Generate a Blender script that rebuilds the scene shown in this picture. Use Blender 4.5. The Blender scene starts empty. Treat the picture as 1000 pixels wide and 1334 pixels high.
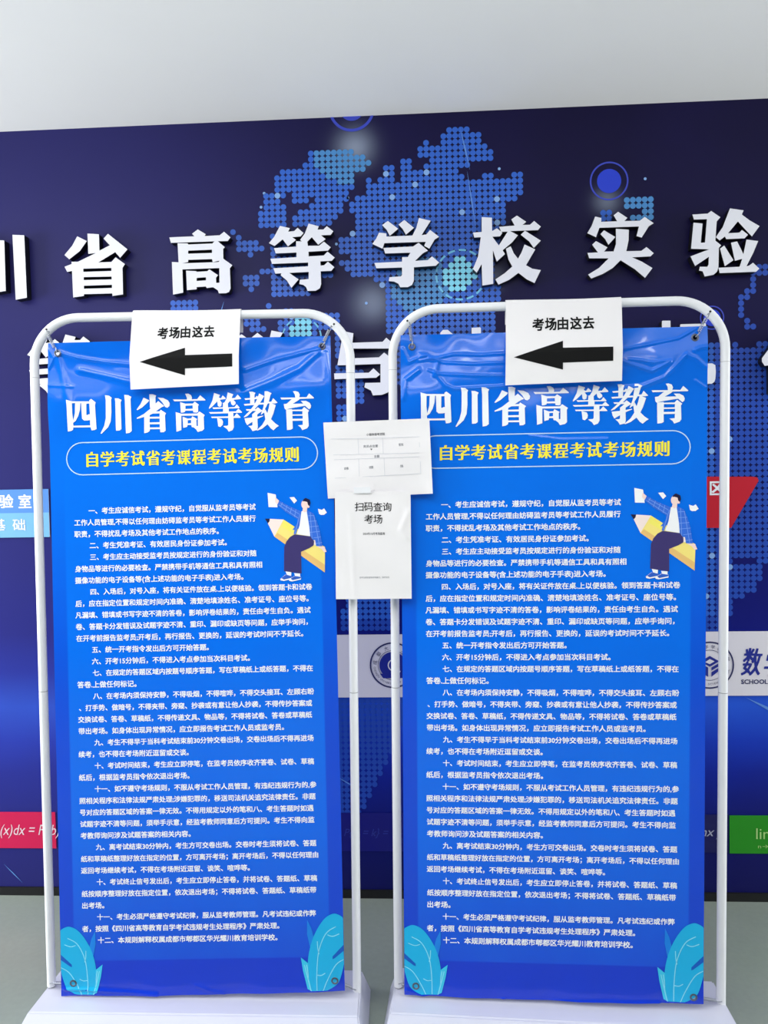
import bpy, bmesh, math, random
import numpy as np
from mathutils import Matrix, Vector, Euler
from mathutils.geometry import tessellate_polygon

random.seed(7)
SC = bpy.context.scene
COL = SC.collection
PI = math.pi

# ------------------------------------------------------------------ camera
F_PX = 997.0
CAM_LOC = Vector((0.0, -2.6588, 1.4592))
YAW, PITCH, ROLL = 0.0512, -0.0347, -0.0187
_cy, _sy = math.cos(YAW), math.sin(YAW)
_r, _f0, _u0 = Vector((_cy, _sy, 0)), Vector((-_sy, _cy, 0)), Vector((0, 0, 1))
_fw = _f0 * math.cos(PITCH) + _u0 * math.sin(PITCH)
_up = _u0 * math.cos(PITCH) - _f0 * math.sin(PITCH)
RIGHT = _r * math.cos(ROLL) + _up * math.sin(ROLL)
UP = _up * math.cos(ROLL) - _r * math.sin(ROLL)
FWD = _fw
cam = bpy.data.cameras.new('camera')
cam.sensor_fit = 'HORIZONTAL'; cam.sensor_width = 36.0; cam.lens = F_PX * 36.0 / 1000.0
cam.clip_start = 0.02
cam_o = bpy.data.objects.new('camera', cam); COL.objects.link(cam_o)
_m = Matrix((RIGHT, UP, -FWD)).transposed().to_4x4(); _m.translation = CAM_LOC
cam_o.matrix_world = _m
SC.camera = cam_o

# ------------------------------------------------------------------ light and exposure
SC.view_settings.view_transform = 'Standard'
SC.view_settings.look = 'None'
SC.view_settings.gamma = 1.0
SC.view_settings.use_curve_mapping = False
SC.view_settings.exposure = -0.11

world = bpy.data.worlds.new('world'); SC.world = world; world.use_nodes = True
world.node_tree.nodes['Background'].inputs[0].default_value = (0.93, 0.97, 1.0, 1)
world.node_tree.nodes['Background'].inputs[1].default_value = 0.15

def area(name, loc, target, sx, sy, energy, color=(1, 1, 1)):
    l = bpy.data.lights.new(name, 'AREA'); l.shape = 'RECTANGLE'
    l.size, l.size_y, l.energy, l.color = sx, sy, energy, color
    o = bpy.data.objects.new(name, l); COL.objects.link(o)
    o.location = loc
    o.rotation_euler = (Vector(target) - Vector(loc)).to_track_quat('-Z', 'Y').to_euler()
    return o
# left window daylight, ceiling lights; right light, glint lamps and upward fill are added
area('side_light', (-4.3, -1.0, 1.3), (0, -1.0, 1.45), 2.0, 1.9, 195, (0.96, 0.98, 1.0))
area('side_light', (4.3, -1.0, 1.3), (0, -1.0, 1.45), 2.0, 1.9, 112, (0.96, 0.98, 1.0))  # right side light added to lift the ceiling, no window known there
area('ceiling_light', (-0.9, -2.6, 2.70), (-0.7, -2.4, 0), 3.2, 0.2, 8, (1, 1, 1))
area('added_glint_lamp', (-0.7, -2.05, 2.70), (-0.6, -1.9, 0), 3.4, 0.2, 27, (1, 1, 1))  # narrow lamp added to make the banner creases glint
area('added_glint_lamp', (-0.7, -3.3, 2.70), (-0.6, -3.1, 0), 3.4, 0.12, 12, (1, 1, 1))  # second added lamp, catches the flatter creases
area('ceiling_light', (-0.9, -4.4, 2.70), (-0.7, -3.6, 0), 3.2, 0.2, 8, (1, 1, 1))
area('added_ceiling_fill', (-0.3, -3.0, 1.95), (-0.3, -3.0, 3.0), 6.0, 1.4, 78, (1, 0.98, 0.95))  # unseen upward light added to brighten the ceiling

# ------------------------------------------------------------------ pixel rays on real planes
def ray(px, py):
    return (RIGHT * ((px - 500) / F_PX) + UP * (-(py - 667) / F_PX) + FWD)
def on_y(px, py, y0=0.0):
    d = ray(px, py); t = (y0 - CAM_LOC.y) / d.y
    p = CAM_LOC + d * t
    return p.x, p.z
def local_xz(Minv, px, py, y0):
    o = Minv @ CAM_LOC; d = Minv.to_3x3() @ ray(px, py)
    t = (y0 - o.y) / d.y; p = o + d * t
    return p.x, p.z

# ------------------------------------------------------------------ materials
def lin(c):
    return tuple(((v / 255) / 12.92 if v / 255 <= 0.04045 else ((v / 255 + 0.055) / 1.055) ** 2.4) for v in c) + (1.0,)
_mats = {}
def mat(name, rgb, rough=0.5, metal=0.0, spec=0.5, var=0.0, scale=8.0):
    if name in _mats: return _mats[name]
    m = bpy.data.materials.new(name); m.use_nodes = True
    nt = m.node_tree; b = nt.nodes['Principled BSDF']
    b.inputs['Base Color'].default_value = lin(rgb)
    b.inputs['Roughness'].default_value = rough
    b.inputs['Metallic'].default_value = metal
    b.inputs['Specular IOR Level'].default_value = spec
    if var:
        tc = nt.nodes.new('ShaderNodeTexCoord'); n = nt.nodes.new('ShaderNodeTexNoise')
        n.inputs['Scale'].default_value = scale; n.inputs['Detail'].default_value = 5
        nt.links.new(tc.outputs['Object'], n.inputs['Vector'])
        mx = nt.nodes.new('ShaderNodeMix'); mx.data_type = 'RGBA'
        lo = tuple(max(0, v * (1 - var)) for v in rgb); hi = tuple(min(255, v * (1 + var)) for v in rgb)
        mx.inputs[6].default_value = lin(lo); mx.inputs[7].default_value = lin(hi)
        nt.links.new(n.outputs['Fac'], mx.inputs[0]); nt.links.new(mx.outputs[2], b.inputs['Base Color'])
    _mats[name] = m
    return m

class NG:                                                   # small node helper
    def __init__(s, m): s.t = m.node_tree; s.b = s.t.nodes['Principled BSDF']
    def n(s, k, **kw):
        x = s.t.nodes.new(k)
        for a, v in kw.items(): setattr(x, a, v)
        return x
    def l(s, a, b): s.t.links.new(a, b)
    def math(s, op, a, b=None, c=None, clamp=False):
        x = s.n('ShaderNodeMath', operation=op, use_clamp=clamp)
        for i, v in enumerate((a, b, c)):
            if v is None: continue
            if isinstance(v, (int, float)): x.inputs[i].default_value = v
            else: s.l(v, x.inputs[i])
        return x.outputs[0]
    def mix(s, f, a, b, mode='MIX'):
        x = s.n('ShaderNodeMix', data_type='RGBA', blend_type=mode)
        for i, v in ((0, f), (6, a), (7, b)):
            if isinstance(v, (int, float)): x.inputs[i].default_value = v
            elif isinstance(v, tuple): x.inputs[i].default_value = v
            else: s.l(v, x.inputs[i])
        return x.outputs[2]

def mural_material():
    m = mat('mural_print', (20, 16, 60), 0.42, spec=0.18)
    g = NG(m); tc = g.n('ShaderNodeTexCoord'); sp = g.n('ShaderNodeSeparateXYZ')
    g.l(tc.outputs['Object'], sp.inputs[0])
    X, Z = sp.outputs[0], sp.outputs[2]
    ramp = g.n('ShaderNodeValToRGB')
    g.l(g.math('DIVIDE', Z, 2.8), ramp.inputs[0])
    stops = [(0.0, (14, 18, 84)), (0.09, (10, 20, 106)), (0.16, (14, 36, 150)), (0.20, (22, 58, 186)),
             (0.245, (38, 90, 216)), (0.29, (16, 44, 158)), (0.34, (8, 18, 116)), (0.52, (14, 14, 80)),
             (0.7, (13, 8, 58)), (1.0, (14, 8, 52))]
    el = ramp.color_ramp.elements
    while len(el) < len(stops): el.new(0.5)
    for e, (p, c) in zip(el, stops): e.position = p; e.color = lin(c)
    col = ramp.outputs[0]
    # soft clouds printed in the artwork
    nz = g.n('ShaderNodeTexNoise'); nz.inputs['Scale'].default_value = 1.3; nz.inputs['Detail'].default_value = 3
    g.l(tc.outputs['Object'], nz.inputs['Vector'])
    f = g.math('MULTIPLY', g.math('SUBTRACT', nz.outputs['Fac'], 0.45, clamp=True), 1.2, clamp=True)
    col = g.mix(f, col, lin((26, 20, 82)))
    # paler navy to the left: reflected-light haze painted into the wall colour
    lf = g.n('ShaderNodeMapRange', interpolation_type='SMOOTHSTEP'); g.l(X, lf.inputs[0])
    lf.inputs[1].default_value = 0.1; lf.inputs[2].default_value = -1.25; lf.inputs[3].default_value = 0; lf.inputs[4].default_value = 0.75
    col = g.mix(lf.outputs[0], col, g.mix(0.5, col, lin((60, 60, 138))))
    # pale star-like blots of the artwork
    for (px, py, r, s) in [(462, 192, .14, .45), (485, 395, .15, .33), (640, 362, .09, .25), (790, 262, .10, .25), (505, 470, .12, .2)]:
        x0, z0 = on_y(px, py)
        dx = g.math('SUBTRACT', X, x0); dz = g.math('SUBTRACT', Z, z0)
        d2 = g.math('ADD', g.math('MULTIPLY', dx, dx), g.math('MULTIPLY', dz, dz))
        e = g.math('POWER', 2.718, g.math('MULTIPLY', d2, -6.0 / (r * r)))
        col = g.mix(g.math('MULTIPLY', e, s), col, lin((190, 205, 228)))
    g.l(col, g.b.inputs['Base Color'])
    return m

def banner_material(name, s_edge0=0.028, s_edge1=0.972):
    m = mat(name, (0, 112, 232), 0.09, spec=0.5)
    g = NG(m); at = g.n('ShaderNodeUVMap'); sp = g.n('ShaderNodeSeparateXYZ')
    at.uv_map = 'print'
    g.l(at.outputs[0], sp.inputs[0]); S, T = sp.outputs[0], sp.outputs[1]
    ramp = g.n('ShaderNodeValToRGB'); g.l(T, ramp.inputs[0])
    stops = [(0.0, (18, 58, 205)), (0.25, (0, 98, 232)), (0.55, (0, 108, 236)), (0.8, (0, 110, 232)), (1.0, (0, 100, 220))]
    el = ramp.color_ramp.elements
    while len(el) < len(stops): el.new(0.5)
    for e, (p, c) in zip(el, stops): e.position = p; e.color = lin(c)
    # margin: darker frame down both sides and across the foot of the print
    es = g.math('MINIMUM', S, g.math('SUBTRACT', 1.0, S))
    side = g.n('ShaderNodeMapRange'); g.l(es, side.inputs[0])
    side.inputs[1].default_value = 0.046; side.inputs[2].default_value = 0.052; side.inputs[3].default_value = 1; side.inputs[4].default_value = 0
    up = g.n('ShaderNodeMapRange', interpolation_type='SMOOTHSTEP'); g.l(T, up.inputs[0])
    up.inputs[1].default_value = 0.86; up.inputs[2].default_value = 0.35; up.inputs[3].default_value = 0; up.inputs[4].default_value = 1
    foot = g.n('ShaderNodeMapRange'); g.l(T, foot.inputs[0])
    foot.inputs[1].default_value = 0.0555; foot.inputs[2].default_value = 0.0525; foot.inputs[3].default_value = 0; foot.inputs[4].default_value = 1
    fac = g.math('MAXIMUM', g.math('MULTIPLY', side.outputs[0], g.math('MULTIPLY', up.outputs[0], 0.75)), foot.outputs[0], clamp=True)
    n = g.n('ShaderNodeTexNoise'); n.inputs['Scale'].default_value = 5; g.l(at.outputs[0], n.inputs['Vector'])
    inner = g.mix(g.math('MULTIPLY', n.outputs['Fac'], 0.3), ramp.outputs[0], lin((0, 126, 244)))
    col = g.mix(fac, inner, lin((12, 56, 204)))
    g.l(col, g.b.inputs['Base Color'])
    return m

def floor_material():
    m = mat('terrazzo_floor', (150, 160, 152), 0.33, spec=0.4)
    g = NG(m); tc = g.n('ShaderNodeTexCoord')
    n1 = g.n('ShaderNodeTexNoise'); n1.inputs['Scale'].default_value = 2.2; n1.inputs['Detail'].default_value = 4
    n2 = g.n('ShaderNodeTexNoise'); n2.inputs['Scale'].default_value = 60; n2.inputs['Detail'].default_value = 3
    for n in (n1, n2): g.l(tc.outputs['Object'], n.inputs['Vector'])
    c = g.mix(n1.outputs['Fac'], lin((128, 140, 129)), lin((156, 163, 153)))
    c = g.mix(g.math('MULTIPLY', n2.outputs['Fac'], 0.35), c, lin((108, 118, 110)))
    g.l(c, g.b.inputs['Base Color'])
    return m

# ------------------------------------------------------------------ object helpers
def mesh_obj(name, verts, faces, mats, parent=None, fmat=None, smooth=False, thingtag=None):
    me = bpy.data.meshes.new(name); me.from_pydata([tuple(v) for v in verts], [], [tuple(f) for f in faces])
    for m in (mats if isinstance(mats, (list, tuple)) else [mats]): me.materials.append(m)
    if fmat is not None: me.polygons.foreach_set('material_index', list(fmat))
    if smooth: me.polygons.foreach_set('use_smooth', [True] * len(me.polygons))
    me.update()
    o = bpy.data.objects.new(name, me); COL.objects.link(o)
    if parent: o.parent = parent
    return o
def bm_obj(name, bm, m, parent=None, smooth=False):
    me = bpy.data.meshes.new(name); bmesh.ops.recalc_face_normals(bm, faces=bm.faces[:]); bm.to_mesh(me); bm.free()
    for x in (m if isinstance(m, (list, tuple)) else [m]): me.materials.append(x)
    if smooth: me.polygons.foreach_set('use_smooth', [True] * len(me.polygons))
    o = bpy.data.objects.new(name, me); COL.objects.link(o)
    if parent: o.parent = parent
    return o
def empty(name, M):
    o = bpy.data.objects.new(name, None); COL.objects.link(o); o.matrix_world = M; o.empty_display_size = 0.1
    return o
def tag(o, label, cat, group=None):
    o['label'] = label; o['category'] = cat
    if group: o['group'] = group
    return o
def struct(o): o['kind'] = 'structure'; return o
def box(bm, x0, x1, y0, y1, z0, z1):
    vs = [bm.verts.new(p) for p in ((x0, y0, z0), (x1, y0, z0), (x1, y1, z0), (x0, y1, z0), (x0, y0, z1), (x1, y0, z1), (x1, y1, z1), (x0, y1, z1))]
    for f in ((0, 1, 2, 3), (4, 5, 6, 7), (0, 1, 5, 4), (1, 2, 6, 5), (2, 3, 7, 6), (3, 0, 4, 7)): bm.faces.new([vs[i] for i in f])
def tube(bm, pts, r, n=16, cap=True):
    pts = [Vector(p) for p in pts]; rings = []
    for i, p in enumerate(pts):
        d = (pts[min(i + 1, len(pts) - 1)] - pts[max(i - 1, 0)]).normalized()
        a = Vector((0, 1, 0)) if abs(d.y) < 0.9 else Vector((1, 0, 0))
        e1 = d.cross(a).normalized(); e2 = d.cross(e1)
        rings.append([bm.verts.new(p + e1 * (r * math.cos(2 * PI * k / n)) + e2 * (r * math.sin(2 * PI * k / n))) for k in range(n)])
    for A, B in zip(rings, rings[1:]):
        for k in range(n): bm.faces.new((A[k], A[(k + 1) % n], B[(k + 1) % n], B[k]))
    if cap: bm.faces.new(rings[0][::-1]); bm.faces.new(rings[-1])
def torus(bm, c, R, r, n=24, k=8, axis='y'):
    c = Vector(c); g = []
    for i in range(n):
        a = 2 * PI * i / n; d = Vector((math.cos(a), 0, math.sin(a))) if axis == 'y' else Vector((math.cos(a), math.sin(a), 0))
        up = Vector((0, 1, 0)) if axis == 'y' else Vector((0, 0, 1))
        g.append([bm.verts.new(c + d * (R + r * math.cos(2 * PI * j / k)) + up * (r * math.sin(2 * PI * j / k))) for j in range(k)])
    for i in range(n):
        for j in range(k): bm.faces.new((g[i][j], g[(i + 1) % n][j], g[(i + 1) % n][(j + 1) % k], g[i][(j + 1) % k]))

# ------------------------------------------------------------------ lettering
_tc = {}
def text_mesh(s, shear=0.0, res=2):
    key = (s, shear, res)
    if key in _tc: return _tc[key]
    c = bpy.data.curves.new('tmp', 'FONT'); c.body = s; c.size = 1; c.shear = shear; c.resolution_u = res
    o = bpy.data.objects.new('tmp', c); COL.objects.link(o)
    dg = bpy.context.evaluated_depsgraph_get(); me = bpy.data.meshes.new_from_object(o.evaluated_get(dg))
    v = np.array([w.co[:2] for w in me.vertices]).reshape(-1, 2); f = [tuple(p.vertices) for p in me.polygons]
    bpy.data.objects.remove(o); bpy.data.curves.remove(c); bpy.data.meshes.remove(me)
    _tc[key] = (v, f); return v, f
def bold_text(s, d, shear=0.0):                              # strokes thickened by stacking shifted outlines
    v, f = text_mesh(s, shear); V, Fc, L = [], [], []
    if d == 0: return v, f, np.zeros(len(v))
    n = 0
    for i, (dx, dy) in enumerate(((-d, -d), (d, -d), (-d, d), (d, d))):
        V.append(v + np.array([dx, dy])); L.append(np.full(len(v), i * 1.5e-5)); Fc += [tuple(k + n for k in q) for q in f]; n += len(v)
    return np.vstack(V), Fc, np.concatenate(L)

NR = 150                                                      # raster cells per em
def glyph_mask(ch, dx, dy, serif=0.0, shear=0.0):
    v, f = text_mesh(ch, shear, 4); pad = 34
    p = v * NR; lo = p.min(0) - pad; p = p - lo; W, H = np.ceil(p.max(0) + pad).astype(int)
    M = np.zeros((H, W), bool)
    for q in f:
        P = p[list(q)]
        for k in range(1, len(P) - 1):
            a, b, c = P[0], P[k], P[k + 1]
            x0, y0 = np.floor(np.minimum(np.minimum(a, b), c)).astype(int); x1, y1 = np.ceil(np.maximum(np.maximum(a, b), c)).astype(int) + 1
            gx, gy = np.meshgrid(np.arange(x0, x1) + .5, np.arange(y0, y1) + .5)
            s = lambda A, B: (B[0] - A[0]) * (gy - A[1]) - (B[1] - A[1]) * (gx - A[0])
            w0, w1, w2 = s(a, b), s(b, c), s(c, a)
            ins = ((w0 >= -1e-6) & (w1 >= -1e-6) & (w2 >= -1e-6)) | ((w0 <= 1e-6) & (w1 <= 1e-6) & (w2 <= 1e-6))
            M[y0:y1, x0:x1] |= ins[:M[y0:y1, x0:x1].shape[0], :M[y0:y1, x0:x1].shape[1]]
    base = M.copy()
    def dil(A, kx, ky):
        B = A.copy()
        for k in range(1, kx + 1):
            B[:, k:] |= A[:, :-k]; B[:, :-k] |= A[:, k:]
        C = B.copy()
        for k in range(1, ky + 1):
            C[k:, :] |= B[:-k, :]; C[:-k, :] |= B[k:, :]
        return C
    M = dil(M, int(dx * NR), int(dy * NR))
    if serif:                                                 # wedge on the right end of horizontal strokes
        sz = int(serif * NR); t = int(.10 * NR); L = int(.2 * NR)
        H_, W_ = base.shape
        for y in range(1, H_ - 1):
            row = base[y]; x = 0
            while x < W_:
                if row[x]:
                    e = x
                    while e < W_ and row[e]: e += 1
                    if e - x > L and not base[y + 1, x + 2:e - 2].any():
                        yy = y
                        xe = e - 1 + int(dx * NR)
                        for k in range(sz):
                            w = int((sz - k) * 1.3)
                            if yy + k < H_: M[yy + k, max(0, xe - int(sz * .35) - w // 2 - 2):min(W_, xe - int(sz * .35) + w // 2 + 2)] = True
                    x = e
                else: x += 1
    return M, lo
def contours(M, tol):
    A = M.astype(float)
    for _ in range(2):
        B = A.copy(); B[1:-1, 1:-1] = (A[1:-1, 1:-1] * 2 + A[:-2, 1:-1] + A[2:, 1:-1] + A[1:-1, :-2] + A[1:-1, 2:]) / 6; A = B
    H, W = A.shape; nxt = {}
    I = A > .5
    code = I[:-1, :-1] * 1 + I[:-1, 1:] * 2 + I[1:, 1:] * 4 + I[1:, :-1] * 8
    def pt(e):
        k, y, x = e
        if k == 0: a, b = A[y, x], A[y, x + 1]; return (x + (.5 - a) / (b - a), y)
        a, b = A[y, x], A[y + 1, x]; return (x, y + (.5 - a) / (b - a))
    T = {1: ['bl'], 2: ['rb'], 3: ['rl'], 4: ['tr'], 5: ['bl', 'tr'], 6: ['tb'], 7: ['tl'], 8: ['lt'], 9: ['bt'], 10: ['rb', 'lt'], 11: ['rt'], 12: ['lr'], 13: ['br'], 14: ['lb']}
    ys, xs = np.nonzero((code > 0) & (code < 15))
    for y, x in zip(ys.tolist(), xs.tolist()):
        E = {'b': (0, y, x), 't': (0, y + 1, x), 'l': (1, y, x), 'r': (1, y, x + 1)}
        for s in T[int(code[y, x])]: nxt[E[s[0]]] = E[s[1]]
    out = []
    while nxt:
        st = next(iter(nxt)); e = st; loop = []
        while e in nxt: loop.append(pt(e)); e = nxt.pop(e)
        if len(loop) > 8: out.append(simplify(np.array(loop), tol))
    return [l for l in out if len(l) >= 3]
def simplify(P, tol):
    i = int(np.argmax(((P - P[0]) ** 2).sum(1)))
    def dp(Q):
        if len(Q) < 3: return [Q[0]]
        d = Q[-1] - Q[0]; n = np.hypot(*d) + 1e-9
        dist = np.abs(d[0] * (Q[:, 1] - Q[0][1]) - d[1] * (Q[:, 0] - Q[0][0])) / n
        k = int(dist.argmax())
        if dist[k] < tol: return [Q[0]]
        return dp(Q[:k + 1]) + dp(Q[k:])
    return np.array(dp(P[:i + 1]) + dp(np.vstack([P[i:], P[:1]])))
def fill(loops):                                              # flat filled shape with holes
    c = bpy.data.curves.new('tmp', 'CURVE'); c.dimensions = '2D'; c.fill_mode = 'BOTH'
    for L in loops:
        s = c.splines.new('POLY'); s.points.add(len(L) - 1); s.use_cyclic_u = True
        for p, q in zip(s.points, L): p.co = (q[0], q[1], 0, 1)
    o = bpy.data.objects.new('tmp', c); COL.objects.link(o)
    dg = bpy.context.evaluated_depsgraph_get(); me = bpy.data.meshes.new_from_object(o.evaluated_get(dg))
    v = np.array([w.co[:2] for w in me.vertices]).reshape(-1, 2); f = [tuple(p.vertices) for p in me.polygons]
    bpy.data.objects.remove(o); bpy.data.curves.remove(c); bpy.data.meshes.remove(me)
    return v, f
_gl = {}
def heavy_glyph(ch, dx, dy, serif=0.0, tol=.8, shear=0.0):
    k = (ch, dx, dy, serif, shear)
    if k not in _gl:
        M, lo = glyph_mask(ch, dx, dy, serif, shear)
        _gl[k] = [(l + lo) / NR for l in contours(M, tol)]
    return _gl[k]
def bbox(loops):
    a = np.vstack(loops); return a.min(0), a.max(0)

# ------------------------------------------------------------------ the setting
M_wall = mural_material()
bm = bmesh.new(); box(bm, -4.5, 4.5, 0, 0.15, 0, 2.7239)
wall = struct(bm_obj('wall_back', bm, M_wall))
bm = bmesh.new(); box(bm, -4.5, 4.5, -6.5, 0.15, -0.1, 0)
struct(bm_obj('floor', bm, floor_material()))
bm = bmesh.new(); box(bm, -4.5, 4.5, -6.5, 0.15, 2.7239, 2.85)
struct(bm_obj('ceiling', bm, mat('ceiling_paint', (238, 238, 236), 0.75, var=.01, scale=3)))
bm = bmesh.new(); box(bm, -4.5, 4.5, -0.008, 0, 0, 0.029)
struct(bm_obj('baseboard_back', bm, mat('black_skirting', (10, 10, 14), 0.5)))

# ---- printed artwork of the mural: dotted map, rings, specks
def wall_pts(L): return np.array([on_y(*p) for p in L])
def crop(pts, ox, oy, s): return [(ox + x / s, oy + y / s) for x, y in pts]
def inside(P, poly):
    x, y = P[:, 0], P[:, 1]; r = np.zeros(len(P), bool); j = len(poly) - 1
    for i in range(len(poly)):
        (xi, yi), (xj, yj) = poly[i], poly[j]
        r ^= ((yi > y) != (yj > y)) & (x < (xj - xi) * (y - yi) / (yj - yi + 1e-12) + xi); j = i
    return r
A0 = (300, 140, 2.5)
regions = [
 crop([(262, 132), (360, 130), (420, 150), (455, 178), (430, 210), (400, 215), (412, 255), (385, 290), (370, 330), (352, 368), (310, 388), (198, 388), (198, 345), (230, 340), (262, 320), (275, 300), (200, 308), (200, 285), (240, 280), (215, 272), (140, 276), (138, 222), (192, 200), (238, 198), (248, 160)], *A0),
 crop([(112, 280), (145, 278), (168, 310), (182, 350), (182, 388), (90, 390), (86, 352), (112, 335), (102, 305)], *A0),
 crop([(150, 276), (180, 276), (180, 296), (150, 296)], *A0),
 crop([(22, 415), (40, 415), (50, 435), (75, 428), (95, 425), (110, 462), (65, 484), (20, 466)], *A0),
 crop([(0, 390), (18, 390), (18, 408), (0, 408)], *A0), crop([(95, 520), (135, 520), (135, 542), (95, 542)], *A0),
 crop([(40, 540), (88, 540), (95, 578), (66, 598), (38, 570)], *A0),
 crop([(130, 400), (200, 440), (330, 545), (225, 600), (255, 605), (252, 634), (236, 612), (140, 612), (128, 560)], *A0),
 crop([(684, 78), (745, 60), (800, 80), (860, 150), (855, 178), (790, 182), (745, 200), (750, 222), (800, 238), (850, 210), (872, 240), (940, 200), (955, 260), (928, 305), (892, 305), (892, 360), (882, 400), (870, 500), (862, 560), (895, 595), (862, 640), (862, 760), (870, 900), (520, 900), (520, 760), (500, 690), (515, 620), (475, 560), (395, 550), (345, 500), (398, 488), (342, 465), (355, 436), (398, 396), (418, 365), (390, 330), (396, 295), (448, 285), (448, 225), (482, 245), (500, 185), (528, 195), (532, 240), (558, 240), (560, 165), (585, 165), (592, 208), (638, 214), (638, 168), (610, 150), (636, 102), (686, 140)], *A0),
 crop([(45, 680), (100, 675), (110, 730), (60, 735)], *A0), crop([(115, 635), (135, 635), (135, 660), (115, 660)], *A0),
 [(224, 394), (262, 394), (262, 407), (224, 407)], [(365, 405), (445, 405), (448, 470), (436, 470), (432, 432), (365, 440)],
 [(272, 402), (282, 402), (282, 415), (272, 415)],
 [(437, 478), (472, 478), (472, 523), (440, 523)], [(436, 530), (452, 530), (452, 548), (436, 548)],
 [(930, 445), (945, 452), (955, 448), (975, 452), (1010, 436), (1400, 430), (1400, 742), (985, 735), (985, 727), (953, 727), (953, 738), (991, 738), (990, 755), (984, 768), (975, 775), (953, 782), (946, 830), (600, 830), (600, 640), (905, 448)],
 crop([(990, 590), (1000, 650), (955, 655), (945, 705), (930, 740), (905, 770), (888, 790), (888, 840), (900, 880), (930, 890), (930, 915), (882, 915), (875, 860), (850, 830), (850, 780), (880, 745), (910, 720), (905, 660), (950, 625)], 730, 180, 3.704),
 crop([(315, 280), (345, 285), (375, 278), (425, 278), (460, 310), (455, 365), (435, 392), (340, 392), (390, 345), (318, 335)], 730, 180, 3.704),
 crop([(200, 340), (235, 340), (240, 395), (200, 395)], 730, 180, 3.704),
 [(470, 760), (505, 765), (512, 782), (520, 800), (505, 824), (440, 824), (440, 800)],
 [(440, 908), (526, 908), (522, 960), (500, 1000), (484, 1030), (472, 1058), (440, 1058)],
]
PITCH_D = 0.0198
gx, gz = np.meshgrid(np.arange(-1.6, 2.6, PITCH_D), np.arange(.25, 2.70, PITCH_D))
G = np.stack([gx.ravel(), gz.ravel()], 1)
o0 = np.array(on_y(600, 169)); G = G + (o0 - G[0]) % PITCH_D
keep = np.zeros(len(G), bool)
for rg in regions: keep |= inside(G, wall_pts(rg))
D = G[keep]
pale = np.array([on_y(*p) for p in ((455, 190), (598, 358), (548, 372), (560, 300), (393, 437), (393, 425), (830, 275))])
pr = np.array([.16, .055, .12, .0, .05, .05, .12])
V, Fc, fm = [], [], []
rng = np.random.RandomState(3)
for (x, z) in D:
    d = np.hypot(pale[:, 0] - x, pale[:, 1] - z)
    k = 1 if d[1] < .056 or min(d[4], d[5]) < .036 else (2 if (d[0] < .13 or d[2] < .10 or d[6] < .09) else (3 if x > 1.0 or z < 1.0 else 0))
    if rng.rand() < .012: k = 4
    n0 = len(V)
    for a in range(12): V.append((x + .0100 * math.cos(a * PI / 6 + .26), -.0009, z + .0100 * math.sin(a * PI / 6 + .26)))
    Fc.append(tuple(range(n0, n0 + 12))); fm.append(k)
for px, py in [(344, 252), (650, 220), (477, 395), (438, 318), (453, 258), (840, 233), (780, 408), (340, 270)]:
    x, z = on_y(px, py); n0 = len(V)
    for a in range(10): V.append((x + .005 * math.cos(a * PI / 5), -.0009, z + .005 * math.sin(a * PI / 5)))
    Fc.append(tuple(range(n0, n0 + 10))); fm.append(4)
MD = [mat('map_dot_blue', (44, 98, 200), .38, spec=.35), mat('map_dot_cyan', (132, 218, 242), .38, spec=.35), mat('map_dot_teal', (72, 138, 200), .38, spec=.35),
      mat('map_dot_deep', (32, 74, 176), .38, spec=.35), mat('map_speck', (132, 172, 226), .38, spec=.35)]
mesh_obj('dotted_map', V, Fc, MD, wall, fm)
def annulus(V, Fc, c, r0, r1, y, a0=0, a1=2 * PI, n=48):
    n = max(3, int(n * (a1 - a0) / (2 * PI))); b = len(V)
    for i in range(n + 1):
        a = a0 + (a1 - a0) * i / n
        V.append((c[0] + r0 * math.cos(a), y, c[1] + r0 * math.sin(a))); V.append((c[0] + r1 * math.cos(a), y, c[1] + r1 * math.sin(a)))
    for i in range(n): Fc.append((b + 2 * i, b + 2 * i + 1, b + 2 * i + 3, b + 2 * i + 2))
V, Fc, fm = [], [], []
def ring(px, py, r0, r1, k, dashed=0, y=-.0013):
    n = len(Fc); c = on_y(px, py)
    if dashed:
        for i in range(dashed): annulus(V, Fc, c, r0, r1, y, 2 * PI * i / dashed, 2 * PI * (i + .66) / dashed, 96)
    else: annulus(V, Fc, c, r0, r1, y)
    fm.extend([k] * (len(Fc) - n))
S_ = 1 / 372.0
ring(793, 236, 22 * S_, 24 * S_, 0); ring(793, 236, 0, 15 * S_, 1)
ring(458, 141, 26 * S_, 29.5 * S_, 0); ring(458, 141, 0, 16 * S_, 0)
ring(600, 358, 30 * S_, 32.5 * S_, 2, 14); ring(393, 440, 24 * S_, 26 * S_, 2, 12)
ring(927, 414, 0, 10.5 * S_, 1, y=-.0014); ring(927, 414, 13.5 * S_, 15 * S_, 0, y=-.0014)
mesh_obj('ring_motif', V, Fc, [mat('ring_indigo', (58, 72, 190), .38, spec=.35), mat('ring_blue', (34, 62, 205), .38, spec=.35), mat('ring_cyan', (110, 190, 225), .38, spec=.35)], wall, fm)
V, Fc = [], []
def streak(p, q, w):
    a, b = np.array(on_y(*p)), np.array(on_y(*q)); d = b - a; n = np.array([-d[1], d[0]]) / np.hypot(*d) * w / 2; k = len(V); mid = (a + b) / 2
    for s in (a, mid + n, b, mid - n): V.append((s[0], -.0015, s[1]))
    Fc.append((k, k + 1, k + 2, k + 3))
streak((599, 166), (612, 222), .006); streak((608, 222), (620, 300), .005); streak((970, 908), (1030, 938), .010); streak((436, 1010), (470, 1030), .004)
streak((286, 412), (292, 392), .003); streak((5, 1125), (30, 1150), .004)
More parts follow.
